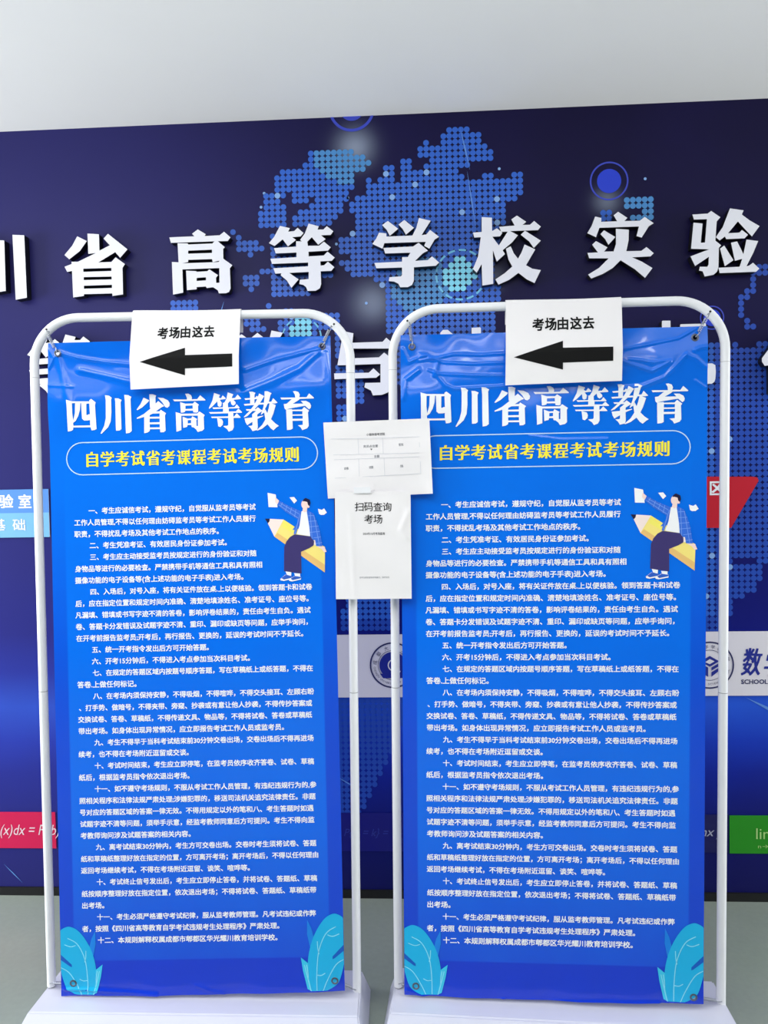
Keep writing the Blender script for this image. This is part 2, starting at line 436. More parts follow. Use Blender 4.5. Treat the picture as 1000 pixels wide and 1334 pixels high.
mesh_obj('light_streak', V, Fc, mat('streak_print', (92, 140, 215), .4, spec=.35), wall)

# ---- raised lettering on the wall
M_face = mat('letter_face_white', (232, 233, 240), 0.42)
M_side = mat('letter_side_black', (8, 8, 10), 0.45)
LETTER = {  # outlines of the raised characters, tenths of a picture pixel from the given corner
 '川': (0, 295, [[(162, 108), (315, 115), (350, 928), (205, 955)], [(-75, 178), (55, 182), (75, 840), (-70, 862)], [(-330, 130), (-190, 140), (-180, 600), (-290, 960), (-380, 900), (-320, 600)]]),
 '省': (75, 295, [[(255, 128), (380, 190), (290, 320), (152, 428), (90, 372), (190, 250)],
   [(388, 92), (538, 102), (545, 315), (680, 245), (598, 158), (655, 95), (910, 298), (815, 408), (750, 335), (530, 468), (700, 462), (755, 402), (877, 490), (845, 540), (852, 885), (715, 905), (712, 872), (345, 882), (342, 905), (203, 925), (188, 580), (125, 592), (90, 525), (182, 490), (182, 460), (265, 460), (500, 345), (400, 357)],
   [(335, 550), (700, 540), (700, 580), (335, 592)], [(340, 660), (703, 652), (703, 690), (340, 698)], [(343, 772), (708, 760), (708, 802), (343, 812)]]),
 '高': (212, 292, [[(455, 68), (558, 130), (545, 155), (740, 145), (797, 98), (880, 172), (845, 220), (715, 222), (808, 300), (785, 325), (788, 450), (905, 535), (873, 575), (882, 840), (860, 885), (820, 900), (730, 902), (715, 860), (655, 822), (570, 832), (562, 812), (440, 820), (440, 848), (315, 860), (303, 605), (435, 612), (440, 622), (580, 612), (605, 588), (718, 665), (692, 700), (695, 765), (738, 762), (735, 572), (255, 590), (265, 892), (133, 918), (118, 492), (205, 497), (192, 248), (325, 250), (330, 265), (645, 252), (672, 224), (105, 244), (85, 172), (410, 158), (380, 125)],
   [(330, 345), (640, 332), (640, 375), (330, 385)], [(330, 465), (640, 455), (650, 495), (740, 476), (725, 494), (255, 510), (330, 492)], [(440, 700), (562, 692), (562, 732), (440, 740)]]),
 '等': (344, 285, [[(205, 92), (335, 122), (312, 168), (390, 160), (435, 118), (512, 185), (475, 230), (365, 240), (415, 275), (310, 360), (240, 268), (135, 355), (62, 318), (130, 235)],
   [(578, 62), (712, 98), (695, 140), (770, 140), (815, 95), (900, 162), (865, 210), (740, 215), (800, 265), (703, 338), (620, 240), (562, 298), (568, 352), (715, 350), (778, 298), (867, 372), (830, 415), (578, 430), (578, 490), (775, 478), (825, 428), (918, 505), (880, 548), (730, 555), (735, 610), (780, 605), (830, 558), (913, 630), (875, 678), (735, 685), (742, 850), (725, 905), (670, 938), (565, 940), (545, 890), (510, 862), (458, 850), (465, 795), (578, 785), (580, 692), (325, 705), (448, 790), (355, 900), (295, 805), (215, 735), (225, 710), (145, 715), (120, 645), (572, 618), (572, 570), (103, 588), (80, 522), (420, 500), (420, 440), (150, 452), (128, 382), (415, 362), (415, 292), (490, 295), (468, 275), (530, 190)]]),
 '学': (480, 280, [[(250, 78), (385, 180), (275, 272), (235, 195), (175, 132)], [(465, 65), (590, 168), (485, 258), (445, 185), (388, 125)],
   [(655, 40), (808, 75), (690, 262), (750, 255), (800, 195), (918, 285), (860, 320), (790, 440), (722, 402), (745, 350), (205, 368), (180, 440), (48, 378), (100, 305), (135, 230), (230, 240), (232, 282), (570, 268), (620, 170)],
   [(650, 362), (772, 465), (705, 500), (605, 598), (770, 588), (825, 540), (918, 620), (875, 662), (590, 682), (588, 860), (565, 912), (510, 940), (412, 942), (385, 895), (330, 868), (262, 862), (270, 812), (420, 800), (435, 780), (435, 685), (100, 695), (75, 625), (435, 608), (435, 550), (510, 548), (545, 492), (215, 502), (192, 430), (580, 410)]]),
 '校': (610, 276, [[(172, 68), (305, 75), (308, 250), (370, 213), (442, 272), (410, 318), (312, 325), (395, 438), (510, 258), (425, 260), (400, 195), (600, 178), (558, 98), (630, 48), (752, 130), (705, 170), (800, 168), (855, 118), (942, 192), (905, 238), (545, 250), (645, 305), (565, 400), (445, 500), (475, 550), (368, 648), (318, 500), (322, 938), (180, 960), (172, 680), (108, 792), (58, 745), (125, 580), (160, 330), (75, 335), (58, 270), (172, 262)],
   [(735, 245), (942, 375), (850, 470), (790, 385), (680, 298)],
   [(550, 448), (590, 540), (645, 610), (690, 530), (730, 425), (870, 488), (750, 695), (830, 740), (942, 758), (860, 928), (760, 880), (650, 795), (530, 885), (390, 948), (350, 880), (470, 800), (570, 712), (520, 620), (488, 480)]]),
 '实': (758, 270, [[(468, 58), (588, 138), (550, 180), (750, 175), (815, 125), (932, 208), (870, 245), (775, 395), (708, 375), (740, 250), (225, 268), (180, 390), (68, 338), (125, 240), (170, 120), (250, 140), (248, 190), (455, 182), (410, 105)],
   [(285, 300), (432, 388), (342, 490), (300, 415), (238, 350)],
   [(180, 440), (330, 522), (285, 578), (410, 575), (440, 480), (440, 280), (608, 292), (605, 430), (575, 572), (770, 568), (838, 518), (932, 598), (890, 640), (650, 652), (780, 710), (916, 792), (818, 920), (690, 810), (500, 690), (400, 790), (270, 868), (118, 928), (78, 878), (220, 790), (345, 665), (92, 665), (70, 595), (205, 588), (130, 488)]]),
 '验': (894, 265, [[(320, 98), (440, 180), (392, 235), (375, 485), (450, 545), (420, 580), (415, 830), (395, 890), (350, 930), (235, 952), (210, 885), (162, 875), (172, 825), (270, 825), (285, 800), (290, 695), (110, 815), (50, 690), (295, 598), (58, 590), (90, 250), (208, 262), (185, 512), (240, 510), (265, 205), (95, 210), (75, 145), (275, 132)],
   [(565, 65), (742, 90), (720, 145), (820, 220), (950, 295), (850, 430), (755, 330), (668, 235), (540, 388), (690, 380), (720, 345), (800, 408), (755, 455), (515, 465), (500, 430), (430, 482), (380, 440), (470, 310)],
   [(490, 548), (610, 740), (498, 818), (435, 590)],
   [(578, 512), (658, 495), (740, 660), (780, 470), (932, 490), (870, 640), (780, 818), (815, 810), (865, 772), (948, 850), (905, 890), (430, 908), (415, 838), (690, 825), (725, 722), (628, 748)]]),
 '与': (370, 400, [[(769, 313), (902, 342), (889, 465), (1282, 452), (1330, 399), (1444, 498), (1396, 541), (884, 541), (864, 668), (1235, 655), (1301, 593), (1444, 703), (1396, 750), (1387, 1026), (1353, 1111), (1273, 1144), (1155, 1151), (1130, 1087), (1045, 1045), (1055, 988), (1254, 984), (1254, 741), (693, 760)],
   [(650, 864), (1102, 855), (1163, 798), (1250, 878), (1197, 921), (655, 940)]]),
}
LD = .034
def letter_mesh(L, cx, cz, label, d=LD):
    root = empty('raised_letter', Matrix.Translation((cx, 0, cz)))
    v, f = fill(L)
    mesh_obj('face', [(p[0], -d, p[1]) for p in v], f, M_face, root)
    V, Fc = [], []
    for l in L:
        n = len(V); k = len(l)
        for p in l: V.append((p[0], -d + .0006, p[1])); V.append((p[0], -.0019, p[1]))
        for i in range(k): j = (i + 1) % k; Fc.append((n + 2 * i, n + 2 * j, n + 2 * j + 1, n + 2 * i + 1))
    mesh_obj('side_return', V, Fc, M_side, root)
    return tag(root, label, 'letter', 'raised letters on the mural')
def raised_traced(ch, label):
    ox, oy, loops = LETTER[ch]; L = [np.array([on_y(ox + x / 10, oy + y / 10, -LD) for x, y in l]) for l in loops]
    lo, hi = bbox(L); c = np.array([(lo[0] + hi[0]) / 2, lo[1]])
    return letter_mesh([l - c for l in L], c[0], c[1], label)
def raised_letter(ch, x0, x1, y0, y1, label, d=LD, dil=(.034, .03)):
    if ch in LETTER: loops = [np.array([(x, -y) for x, y in l], float) for l in LETTER[ch][2]]
    else: loops = heavy_glyph(ch, *dil, tol=1.1)
    lo, hi = bbox(loops)
    a = np.array(on_y(x0, (y0 + y1) / 2, -d)); b = np.array(on_y(x1, (y0 + y1) / 2, -d))
    t = np.array(on_y((x0 + x1) / 2, y0, -d)); u = np.array(on_y((x0 + x1) / 2, y1, -d))
    s = np.array([(b[0] - a[0]) / (hi[0] - lo[0]), (t[1] - u[1]) / (hi[1] - lo[1])])
    return letter_mesh([(l - np.array([(lo[0] + hi[0]) / 2, lo[1]])) * s for l in loops], (a[0] + b[0]) / 2, u[1], label, d)
UPPER = [('川', 'cut off by the left picture edge'), ('省', 'second in the upper row'), ('高', 'above the left direction paper'), ('等', 'beside the dotted map, upper row'),
         ('学', 'upper row, over the dotted map'), ('校', 'upper row, beside the dashed cyan ring'), ('实', 'upper row, under the blue ring'), ('验', 'last at the right of the upper row')]
for ch, w in UPPER: raised_traced(ch, 'white raised character %s with black sides, %s' % (ch, w))
LOWER = [('等', 36, 120, 436, 522, 'lower row, behind the left stand pole'), ('数', 164, 250, 442, 525, 'lower row, behind the left direction paper'),
         ('学', 296, 380, 431, 518, 'lower row, top just over the left banner'), ('与', 0, 0, 0, 0, 'lower row, between the two stands'),
         ('计', 566, 648, 427, 512, 'lower row, top just over the right banner'), ('机', 846, 932, 417, 502, 'lower row, behind the top right banner corner'),
         ('仿', 992, 1076, 433, 512, 'lower row, cut by the right picture edge')]
for ch, x0, x1, y0, y1, w in LOWER:
    lab = 'white raised character %s with black sides, %s' % (ch, w)
    if x1 == 0: raised_traced(ch, lab)
    else: raised_letter(ch, x0, x1, y0, y1, lab)

# ---- boards and printed panels mounted on the wall
def wall_poly(px_poly): return [on_y(*p) for p in px_poly]
def board(name, polys, mats, label, cat, th=.006, edge=None):
    """polys: list of wall outlines (x,z); first is the full board."""
    P = polys[0]; c = np.mean(P, 0)
    root = empty(name, Matrix.Translation((c[0], 0, c[1])))
    V, Fc = [], []
    n = len(P)
    for p in P: V.append((p[0] - c[0], -th, p[1] - c[1]))
    for p in P: V.append((p[0] - c[0], -.0022, p[1] - c[1]))
    Fc.append(tuple(range(n))); Fc += [(i, (i + 1) % n, n + (i + 1) % n, n + i) for i in range(n)]
    mesh_obj('panel', V, Fc, [mats[0], edge or mats[0]], root, [0] + [1] * n)
    root['_c'] = (float(c[0]), float(c[1])); root['_t'] = th
    return tag(root, label, cat)
def board_text(root, name, s, x0, x1, y0, y1, m, bold=.02, shear=0.0, glyph=None, off=.0008):
    c = root['_c']; th = root['_t']
    if glyph:
        v, f = fill(heavy_glyph(s, *glyph, tol=.9, shear=shear)); L = np.zeros(len(v))
    else: v, f, L = bold_text(s, bold, shear)
    lo, hi = v.min(0), v.max(0)
    a = np.array(on_y(x0, (y0 + y1) / 2, -th)); b = np.array(on_y(x1, (y0 + y1) / 2, -th))
    t = np.array(on_y((x0 + x1) / 2, y0, -th)); u = np.array(on_y((x0 + x1) / 2, y1, -th))
    X = a[0] + (v[:, 0] - lo[0]) / (hi[0] - lo[0]) * (b[0] - a[0]); Z = u[1] + (v[:, 1] - lo[1]) / (hi[1] - lo[1]) * (t[1] - u[1])
    return mesh_obj(name, [(x - c[0], -th - off - l, z - c[1]) for x, z, l in zip(X, Z, L)], f, m, root)
def rect(x0, y0, x1, y1, yo=-.006):
    """axis-aligned board on the wall from two picture corners"""
    xa, za = on_y(x0, (y0 + y1) / 2, yo); xb, zb = on_y(x1, (y0 + y1) / 2, yo)
    z1 = on_y((max(x0, 0) + min(x1, 1000)) / 2, y0, yo)[1]; z0 = on_y((max(x0, 0) + min(x1, 1000)) / 2, y1, yo)[1]
    return [(xa, z0), (xb, z0), (xb, z1), (xa, z1)]
def flat(root, name, poly, m, off=.0005):
    c = root['_c']; th = root['_t']
    return mesh_obj(name, [(p[0] - c[0], -th - off, p[1] - c[1]) for p in poly], [tuple(range(len(poly)))], m, root)
M_wprint = mat('white_print', (240, 243, 246), .45)
b1 = board('sign_board', [rect(-190, 637.5, 63.5, 700)], [mat('board_sky_blue', (122, 186, 236), .4)], 'light blue two-tone wall sign behind the left stand pole', 'sign', edge=M_wprint)
flat(b1, 'upper_band', rect(-190, 637.5, 63.5, 668), mat('board_blue', (88, 146, 222), .4))
board_text(b1, 'title_lettering', '验', -1, 17.5, 644, 662, M_wprint, glyph=(.03, .02)); board_text(b1, 'title_lettering', '室', 24, 41, 644, 662, M_wprint, glyph=(.03, .02))
board_text(b1, 'lettering', '基', -10, 7, 676, 691, M_wprint, .012); board_text(b1, 'lettering', '础', 16.5, 33, 676, 691, M_wprint, .012)

redp = wall_poly([(800, 621), (980, 621), (985, 622), (987, 626), (951, 687.5), (800, 687.5)])
b2 = board('sign_board', [redp], [mat('board_red', (196, 10, 40), .4)], 'red slanted wall sign behind the right edge of right banner', 'sign')
board_text(b2, 'lettering', '区', 924, 942.5, 627, 645, M_wprint, glyph=(.03, .02))

M_wb = mat('board_white', (226, 222, 228), .45); M_navy = mat('crest_blue', (16, 34, 140), .45); M_ink = mat('crest_ink', (30, 34, 92), .45)
b3 = board('logo_board', [rect(400, 825, 1500, 907.5)], [M_wb], 'long white wall board with two round blue crests', 'sign')
def crest(cx, cy, r, style):
    c = b3['_c']; th = b3['_t']; o = np.array(on_y(cx, cy, -th)) - np.array(c); s = 1 / 374.0
    V, Fc = [], []
    annulus(V, Fc, o, (r - 1.9) * s, r * s, -th - .0012); annulus(V, Fc, o, (r * .63) * s, (r * .63 + .6) * s, -th - .0012)
    crest_o = mesh_obj('crest', V, Fc, M_ink, b3)
    V, Fc, fm = [], [], []
    if style == 0:
        annulus(V, Fc, o, 0, r * .58 * s, -th - .0014); fm = [0] * len(Fc)
        n = len(Fc); annulus(V, Fc, o + np.array([1.5 * s, 0]), r * .22 * s, r * .27 * s, -th - .0018, PI * .55, PI * 1.5); 
        annulus(V, Fc, o + np.array([5 * s, -6 * s]), r * .14 * s, r * .18 * s, -th - .0018, PI * 1.1, PI * 1.9); fm += [1] * (len(Fc) - n)
        n = len(Fc); k = len(V)
        for a, b in ((-17, -11), (17, -11), (13, -17), (-13, -17)): V.append((o[0] + a * s, -th - .0018, o[1] + b * s))
        Fc.append((k, k + 1, k + 2, k + 3)); fm.append(0)
    else:
        for poly in ([(-12, 5), (0, 12), (12, 5), (0, -2)], [(-12, 3), (-2, -3), (-2, -15), (-12, -9)], [(2, -3), (12, 3), (12, -1), (2, -7)], [(2, -9), (12, -3), (12, -7), (2, -15)]):
            k = len(V)
            for a, b in poly: V.append((o[0] + a * s, -th - .0014, o[1] + b * s))
            Fc.append((k, k + 1, k + 2, k + 3)); fm.append(0)
        k = len(V)
        for a, b in ((-6, 4), (0, 8), (6, 5), (0, 1.5)): V.append((o[0] + a * s, -th - .0018, o[1] + b * s))
        Fc.append((k, k + 1, k + 2, k + 3)); fm.append(1)
    mesh_obj('emblem', V, Fc, [M_navy, M_wb], crest_o, fm)
    V, Fc = [], []
    def arc_text(chars, a0, a1, size, rr):
        for i, ch in enumerate(chars):
            a = a0 + (a1 - a0) * i / (len(chars) - 1)
            if ch == ' ': continue
            v, f = text_mesh(ch); v = (v - (v.min(0) + v.max(0)) / 2) * size * s
            rot = a - PI / 2 if a1 < a0 else a + PI / 2
            R = np.array([[math.cos(rot), -math.sin(rot)], [math.sin(rot), math.cos(rot)]]); v = v @ R.T + o + np.array([math.cos(a), math.sin(a)]) * rr * s
            k = len(V); V.extend([(p[0], -th - .0014, p[1]) for p in v]); Fc.extend([tuple(j + k for j in q) for q in f])
    if style == 0:
        arc_text('成都大学工程', PI * .95, PI * .12, 6.0, r * .78); arc_text('CHENGDU UNIVERSITY OF TECHNOLOGY', PI * 1.04, PI * 1.96, 3.6, r * .80)
    else:
        arc_text('成都数学学科学院', PI * .9, PI * .1, 5.5, r * .78); arc_text('MATHEMATICS SCIENCE SCHOOL', PI * 1.08, PI * 1.92, 3.8, r * .80)
    mesh_obj('crest_lettering', V, Fc, M_ink, crest_o)
crest(511.5, 866.5, 30.2, 0); crest(924, 866.5, 30.5, 1)
board_text(b3, 'title_lettering', '数', 964.5, 993, 844, 880, M_navy, shear=.25, glyph=(.03, .012))
board_text(b3, 'title_lettering', '学', 994.5, 1030, 846, 882, M_navy, shear=.25, glyph=(.03, .012))
board_text(b3, 'lettering', 'SCHOOL OF', 965, 1013, 885, 891, M_ink, .022)

for (x0, x1, y0, y1, nm, rgb, lab) in [(-150, 72.5, 1058, 1105, 'pink', (206, 8, 78), 'crimson pink formula panel low on the wall behind the left stand'),
        (330, 610, 1059, 1109, 'indigo', (4, 6, 118), 'dark blue formula panel low on the wall between the two stands'),
        (700, 948.5, 1061, 1110, 'navy', (6, 6, 84), 'dark navy formula panel low on wall behind right stand'),
        (950, 1200, 1062.5, 1112, 'green', (28, 140, 18), 'green formula panel low on the wall by right picture edge')]:
    b = board('formula_panel', [rect(x0, y0, x1, y1, -.004)], [mat('panel_' + nm, rgb, .4)], lab, 'sign', th=.004)
    b['group'] = 'formula panels along the foot of the wall'
    pale_p = mat('formula_pale', (232, 206, 214), .45); dim = mat('formula_dim', (44, 54, 150), .45); grey = mat('formula_grey', (168, 170, 190), .45); lime = mat('formula_lime', (170, 214, 130), .45)
    if nm == 'pink':
        board_text(b, 'formula', 'f (x)dx = F (b)', -8, 78, 1074, 1092, pale_p, 0, .3)
    if nm == 'indigo':
        board_text(b, 'formula', 'P{X = k} =', 448, 506, 1079, 1092, dim, 0, .3); board_text(b, 'formula', 'k', 520, 525, 1090, 1098, dim, 0, .3)
        flat(b, 'formula_bar', rect(512, 1085.5, 524, 1086.5, -.004), dim, .0008)
    if nm == 'navy': board_text(b, 'formula', 'cos nx )', 885, 939, 1077.5, 1093, grey, 0, .3)
    if nm == 'green':
        board_text(b, 'formula', 'lim', 984.5, 1008, 1079, 1093, lime, 0); board_text(b, 'formula', 'n→0', 987, 1006, 1100, 1105, lime, 0)

# ------------------------------------------------------------------ banner stands
M_tube = mat('white_powder_coat', (236, 238, 242), .34, var=.01, scale=14)
M_base = mat('white_plastic', (198, 200, 214), .45, var=.012, scale=6)
M_seam = mat('tube_seam', (150, 152, 158), .5); M_hole = mat('dark_hole', (30, 32, 36), .6)
M_steel = mat('spring_steel', (178, 182, 190), .3, metal=.85)
HT, HW, ZB, RT, RC = 1.9247, .43, .07, .0118, .125
STANDS = [(-.6351, -.6044, .006, .010, -.006), (.338, -.608, -.0479, .0091, -.0011)]
def stand_matrix(s):
    x, y, a, l0, l1 = s
    return Matrix.Translation((x, y, 0)) @ Matrix.Rotation(a, 4, 'Z') @ Matrix.Rotation(l0, 4, 'Y') @ Matrix.Rotation(-l1, 4, 'X')
def arc(cx, cz, r, a0, a1, n=14): return [(cx + r * math.cos(a0 + (a1 - a0) * i / n), 0, cz + r * math.sin(a0 + (a1 - a0) * i / n)) for i in range(n + 1)]
def spring(bm, p, q, r=.0035, turns=9):
    p, q = Vector(p), Vector(q); d = q - p; L = d.length; d.normalize(); e1 = d.cross(Vector((0, 1, 0))).normalized(); e2 = d.cross(e1)
    pts = [p]
    N = turns * 10
    for i in range(N + 1):
        t = i / N; a = 2 * PI * turns * t
        pts.append(p + d * (L * (.22 + .56 * t)) + e1 * (r * math.cos(a)) + e2 * (r * math.sin(a)))
    pts.append(q); tube(bm, pts, .0012, 6)
def make_stand(s, label):
    M = stand_matrix(s); root = empty('banner_stand', M)
    tag(root, label, 'banner stand', 'door-frame banner stands')
    z1, z2 = 1.765, .905
    bm = bmesh.new()
    pts = [(-HW, 0, z1)] + arc(-HW + RC, HT - RC, RC, PI, PI / 2) + arc(HW - RC, HT - RC, RC, PI / 2, 0) + [(HW, 0, z1)]
    tube(bm, pts, RT, 20, False); bm_obj('top_bow', bm, M_tube, root, True)
    for sx in (-HW, HW):
        bm = bmesh.new(); tube(bm, [(sx, 0, z2 + .0008), (sx, 0, z1 - .0008)], RT, 20, False); bm_obj('pole', bm, M_tube, root, True)
        bm = bmesh.new(); tube(bm, [(sx, 0, ZB), (sx, 0, z2 - .0008)], RT, 20, False); bm_obj('pole', bm, M_tube, root, True)
        for z in (z1, z2):
            bm = bmesh.new(); tube(bm, [(sx, 0, z - .0014), (sx, 0, z + .0014)], RT * .96, 20, False); bm_obj('joint', bm, M_seam, root, True)
        a = math.radians(48); cx = (HW - RC) * (1 if sx > 0 else -1)
        p = Vector((cx + math.copysign(RC * math.cos(a), sx), -RT + .0004, HT - RC + RC * math.sin(a)))
        bm = bmesh.new(); bmesh.ops.create_cone(bm, cap_ends=True, segments=12, radius1=.0028, radius2=.0028, depth=.002, matrix=Matrix.Translation(p) @ Matrix.Rotation(PI / 2, 4, 'X'))
        bm_obj('bolt_hole', bm, M_hole, root)
    # base: hollow water tank, flat top, sloped front
    bm = bmesh.new()
    prof = [(.105, -.001), (.088, ZB), (-.106, ZB), (-.215, -.001)]
    hw = [.462, .437, .443, .470]
    A = [bm.verts.new((-w, y, z)) for (y, z), w in zip(prof, hw)]; B = [bm.verts.new((w, y, z)) for (y, z), w in zip(prof, hw)]
    for i in range(4): j = (i + 1) % 4; bm.faces.new((A[i], A[j], B[j], B[i]))
    bm.faces.new(A); bm.faces.new(B[::-1])
    bmesh.ops.bevel(bm, geom=bm.edges[:], offset=.004, segments=2, affect='EDGES')
    b = bm_obj('base', bm, M_base, root, False)
    b.rotation_euler = (s[4], -s[3], 0)
    return root, M
stands = [make_stand(STANDS[0], 'white tubular banner stand holding the left blue rules banner'),
          make_stand(STANDS[1], 'white tubular banner stand holding the right blue rules banner')]

# ------------------------------------------------------------------ sheets that carry print
class Sheet:
    """a hanging sheet: four corners in its own plane, a relief, and print laid on it"""
    def __init__(s, M, corners, relief, y0=0.0, drop=(0, 0, 0, 0)):
        s.M = M; s.Mi = M.inverted(); s.y0 = y0; s.follow = any(drop)
        s.C = [np.array(local_xz(s.Mi, p[0], p[1], y0 - d)) for p, d in zip(corners, drop)]   # TL TR BR BL
        s.relief = relief
    def xz(s, S, T):
        S = np.asarray(S)[:, None]; T = np.asarray(T)[:, None]; tl, tr, br, bl = s.C
        return (1 - S) * T * tl + S * T * tr + S * (1 - T) * br + (1 - S) * (1 - T) * bl
    def st(s, pts):
        H = np.zeros(len(pts)); P = np.full((len(pts), 2), .5); tl, tr, br, bl = s.C
        for k in range(3):
            Q = np.array([local_xz(s.Mi, px, py, s.y0 - h) for (px, py), h in zip(pts, H)])
            for _ in range(8):
                S, T = P[:, 0], P[:, 1]
                r = s.xz(S, T) - Q
                ds = T[:, None] * (tr - tl) + (1 - T[:, None]) * (br - bl); dt = S[:, None] * (tr - br) + (1 - S[:, None]) * (tl - bl)
                det = ds[:, 0] * dt[:, 1] - ds[:, 1] * dt[:, 0]
                P = P - np.stack([(r[:, 0] * dt[:, 1] - r[:, 1] * dt[:, 0]) / det, (ds[:, 0] * r[:, 1] - ds[:, 1] * r[:, 0]) / det], 1)
            if not s.follow: break
            H = s.relief(P[:, 0], P[:, 1], Q)
        return P
    def pos(s, ST, off=0.0):
        ST = np.asarray(ST, float); q = s.xz(ST[:, 0], ST[:, 1]); y = s.y0 - s.relief(ST[:, 0], ST[:, 1], q) - off
        return np.stack([q[:, 0], np.broadcast_to(y, (len(q),)), q[:, 1]], 1)
def cut(ST, faces, fm, n_s, n_t):
    """slice print along a fine grid so that it follows the relief of the sheet"""
    bm = bmesh.new(); vs = [bm.verts.new((p[0], p[1], 0)) for p in ST]
    for f, k in zip(faces, fm):
        try: bm.faces.new([vs[i] for i in f]).material_index = k
        except ValueError: pass
    lo, hi = ST.min(0), ST.max(0)
    for ax, n in ((0, n_s), (1, n_t)):
        for i in range(1, n):
            c = i / n
            if lo[ax] < c < hi[ax]:
                co = [0, 0, 0]; co[ax] = c; no = [0, 0, 0]; no[ax] = 1
                bmesh.ops.bisect_plane(bm, geom=bm.verts[:] + bm.edges[:] + bm.faces[:], plane_co=co, plane_no=no, dist=1e-7)
    bm.verts.index_update()
    V = np.array([v.co[:2] for v in bm.verts]); F = [tuple(v.index for v in f.verts) for f in bm.faces]; k = [f.material_index for f in bm.faces]
    bm.free(); return V, F, k

ROWS = [  # text, left px, right px (on the left banner)
 ('一、考生应诚信考试，遵规守纪，自觉服从监考员等考试', 115.5, 333), ('工作人员管理,不得以任何理由妨碍监考员等考试工作人员履行', 97, 333),
 ('职责，不得扰乱考场及其他考试工作地点的秩序。', 97, 285), ('二、考生凭准考证、有效居民身份证参加考试。', 117, 295.5),
 ('三、考生应主动接受监考员按规定进行的身份验证和对随', 117.5, 334), ('身物品等进行的必要检查。严禁携带手机等通信工具和具有照相', 98, 341.5),
 ('摄像功能的电子设备等(含上述功能的电子手表)进入考场。', 98, 317), ('四、入场后，对号入座，将有关证件放在桌.上以便核验。领到答题卡和试卷', 118, 406.5),
 ('后，应在指定位置和规定时间内准确、清楚地填涂姓名、准考证号、座位号等。', 98.5, 402), ('凡漏填、错填或书写字迹不清的答卷，影响评卷结果的，责任由考生自负。遇试', 98.5, 404.5),
 ('卷、答题卡分发错误及试题字迹不清、重印、漏印或缺页等问题，应举手询问，', 99, 401), ('在开考前报告监考员;开考后，再行报告、更换的，延误的考试时间不予延长。', 99.5, 395),
 ('五、统一开考指令发出后方可开始答题。', 120, 272), ('六、开考15分钟后，不得进入考点参加当次科目考试。', 120, 325.5),
 ('七、在规定的答题区域内按题号顺序答题，写在草稿纸上或纸答题，不得在', 121, 407.5), ('答卷.上做任何标记。', 101, 178),
 ('八、在考场内须保持安静，不得吸烟，不得喧哗，不得交头接耳、左顾右盼', 121.5, 409), ('、打手势、做暗号，不得夹带、旁窥、抄袭或有意让他人抄袭，不得传抄答案或', 103, 406.5),
 ('交换试卷、答卷、草稿纸，不得传递文具、物品等，不得将试卷、答卷或草稿纸', 102, 406.5), ('带出考场。如身体出现异常情况，应立即报告考试工作人员或监考员。', 102.5, 370),
 ('九、考生不得早于当科考试结束前30分钟交卷出场，交卷出场后不得再进场', 123, 408.5), ('续考，也不得在考场附近逗留或交谈。', 102.5, 246),
 ('十、考试时间结束，考生应立即停笔，在监考员依序收齐答卷、试卷、草稿', 123.5, 409), ('纸后，根据监考员指令依次退出考场。', 103, 247),
 ('十一、如不遵守考场规则，不服从考试工作人员管理，有违纪违规行为的,参', 123.5, 412), ('照相关程序和法律法规严肃处理;涉嫌犯罪的，移送司法机关追究法律责任。非题', 103.5, 411),
 ('号对应的答题区域的答案一律无效。不得用规定以外的笔和八、考生答题时如遇', 104, 408.5), ('试题字迹不清等问题，须举手示意，经监考教师同意后方可提问。考生不得向监', 104.5, 409.5),
 ('考教师询问涉及试题答案的相关内容。', 105, 248.5), ('九、离考试结束30分钟内，考生方可交卷出场。交卷时考生须将试卷、答题', 125, 412),
 ('纸和草稿纸整理好放在指定的位置，方可离开考场；离开考场后，不得以任何理由', 105.5, 414.5), ('返回考场继续考试，不得在考场附近逗留、谈笑、喧哗等。', 105.5, 325.5),
 ('十、考试终止信号发出后，考生应立即停止答卷，并将试卷、答题纸、草稿', 126, 413), ('纸按顺序整理好放在指定位置，依次退出考场；不得将试卷、答题纸、草稿纸带', 106.5, 412),
 ('出考场。', 107, 136), ('十一、考生必须严格遵守考试纪律，服从监考教师管理。凡考试违纪或作弊', 126.5, 411.5),
 ('者，按照《四川省高等教育自学考试违规考生处理程序》严肃处理。', 107, 364), ('十二、本规则解释权属成都市郫都区华光耀川教育培训学校。', 127.5, 361.5)]

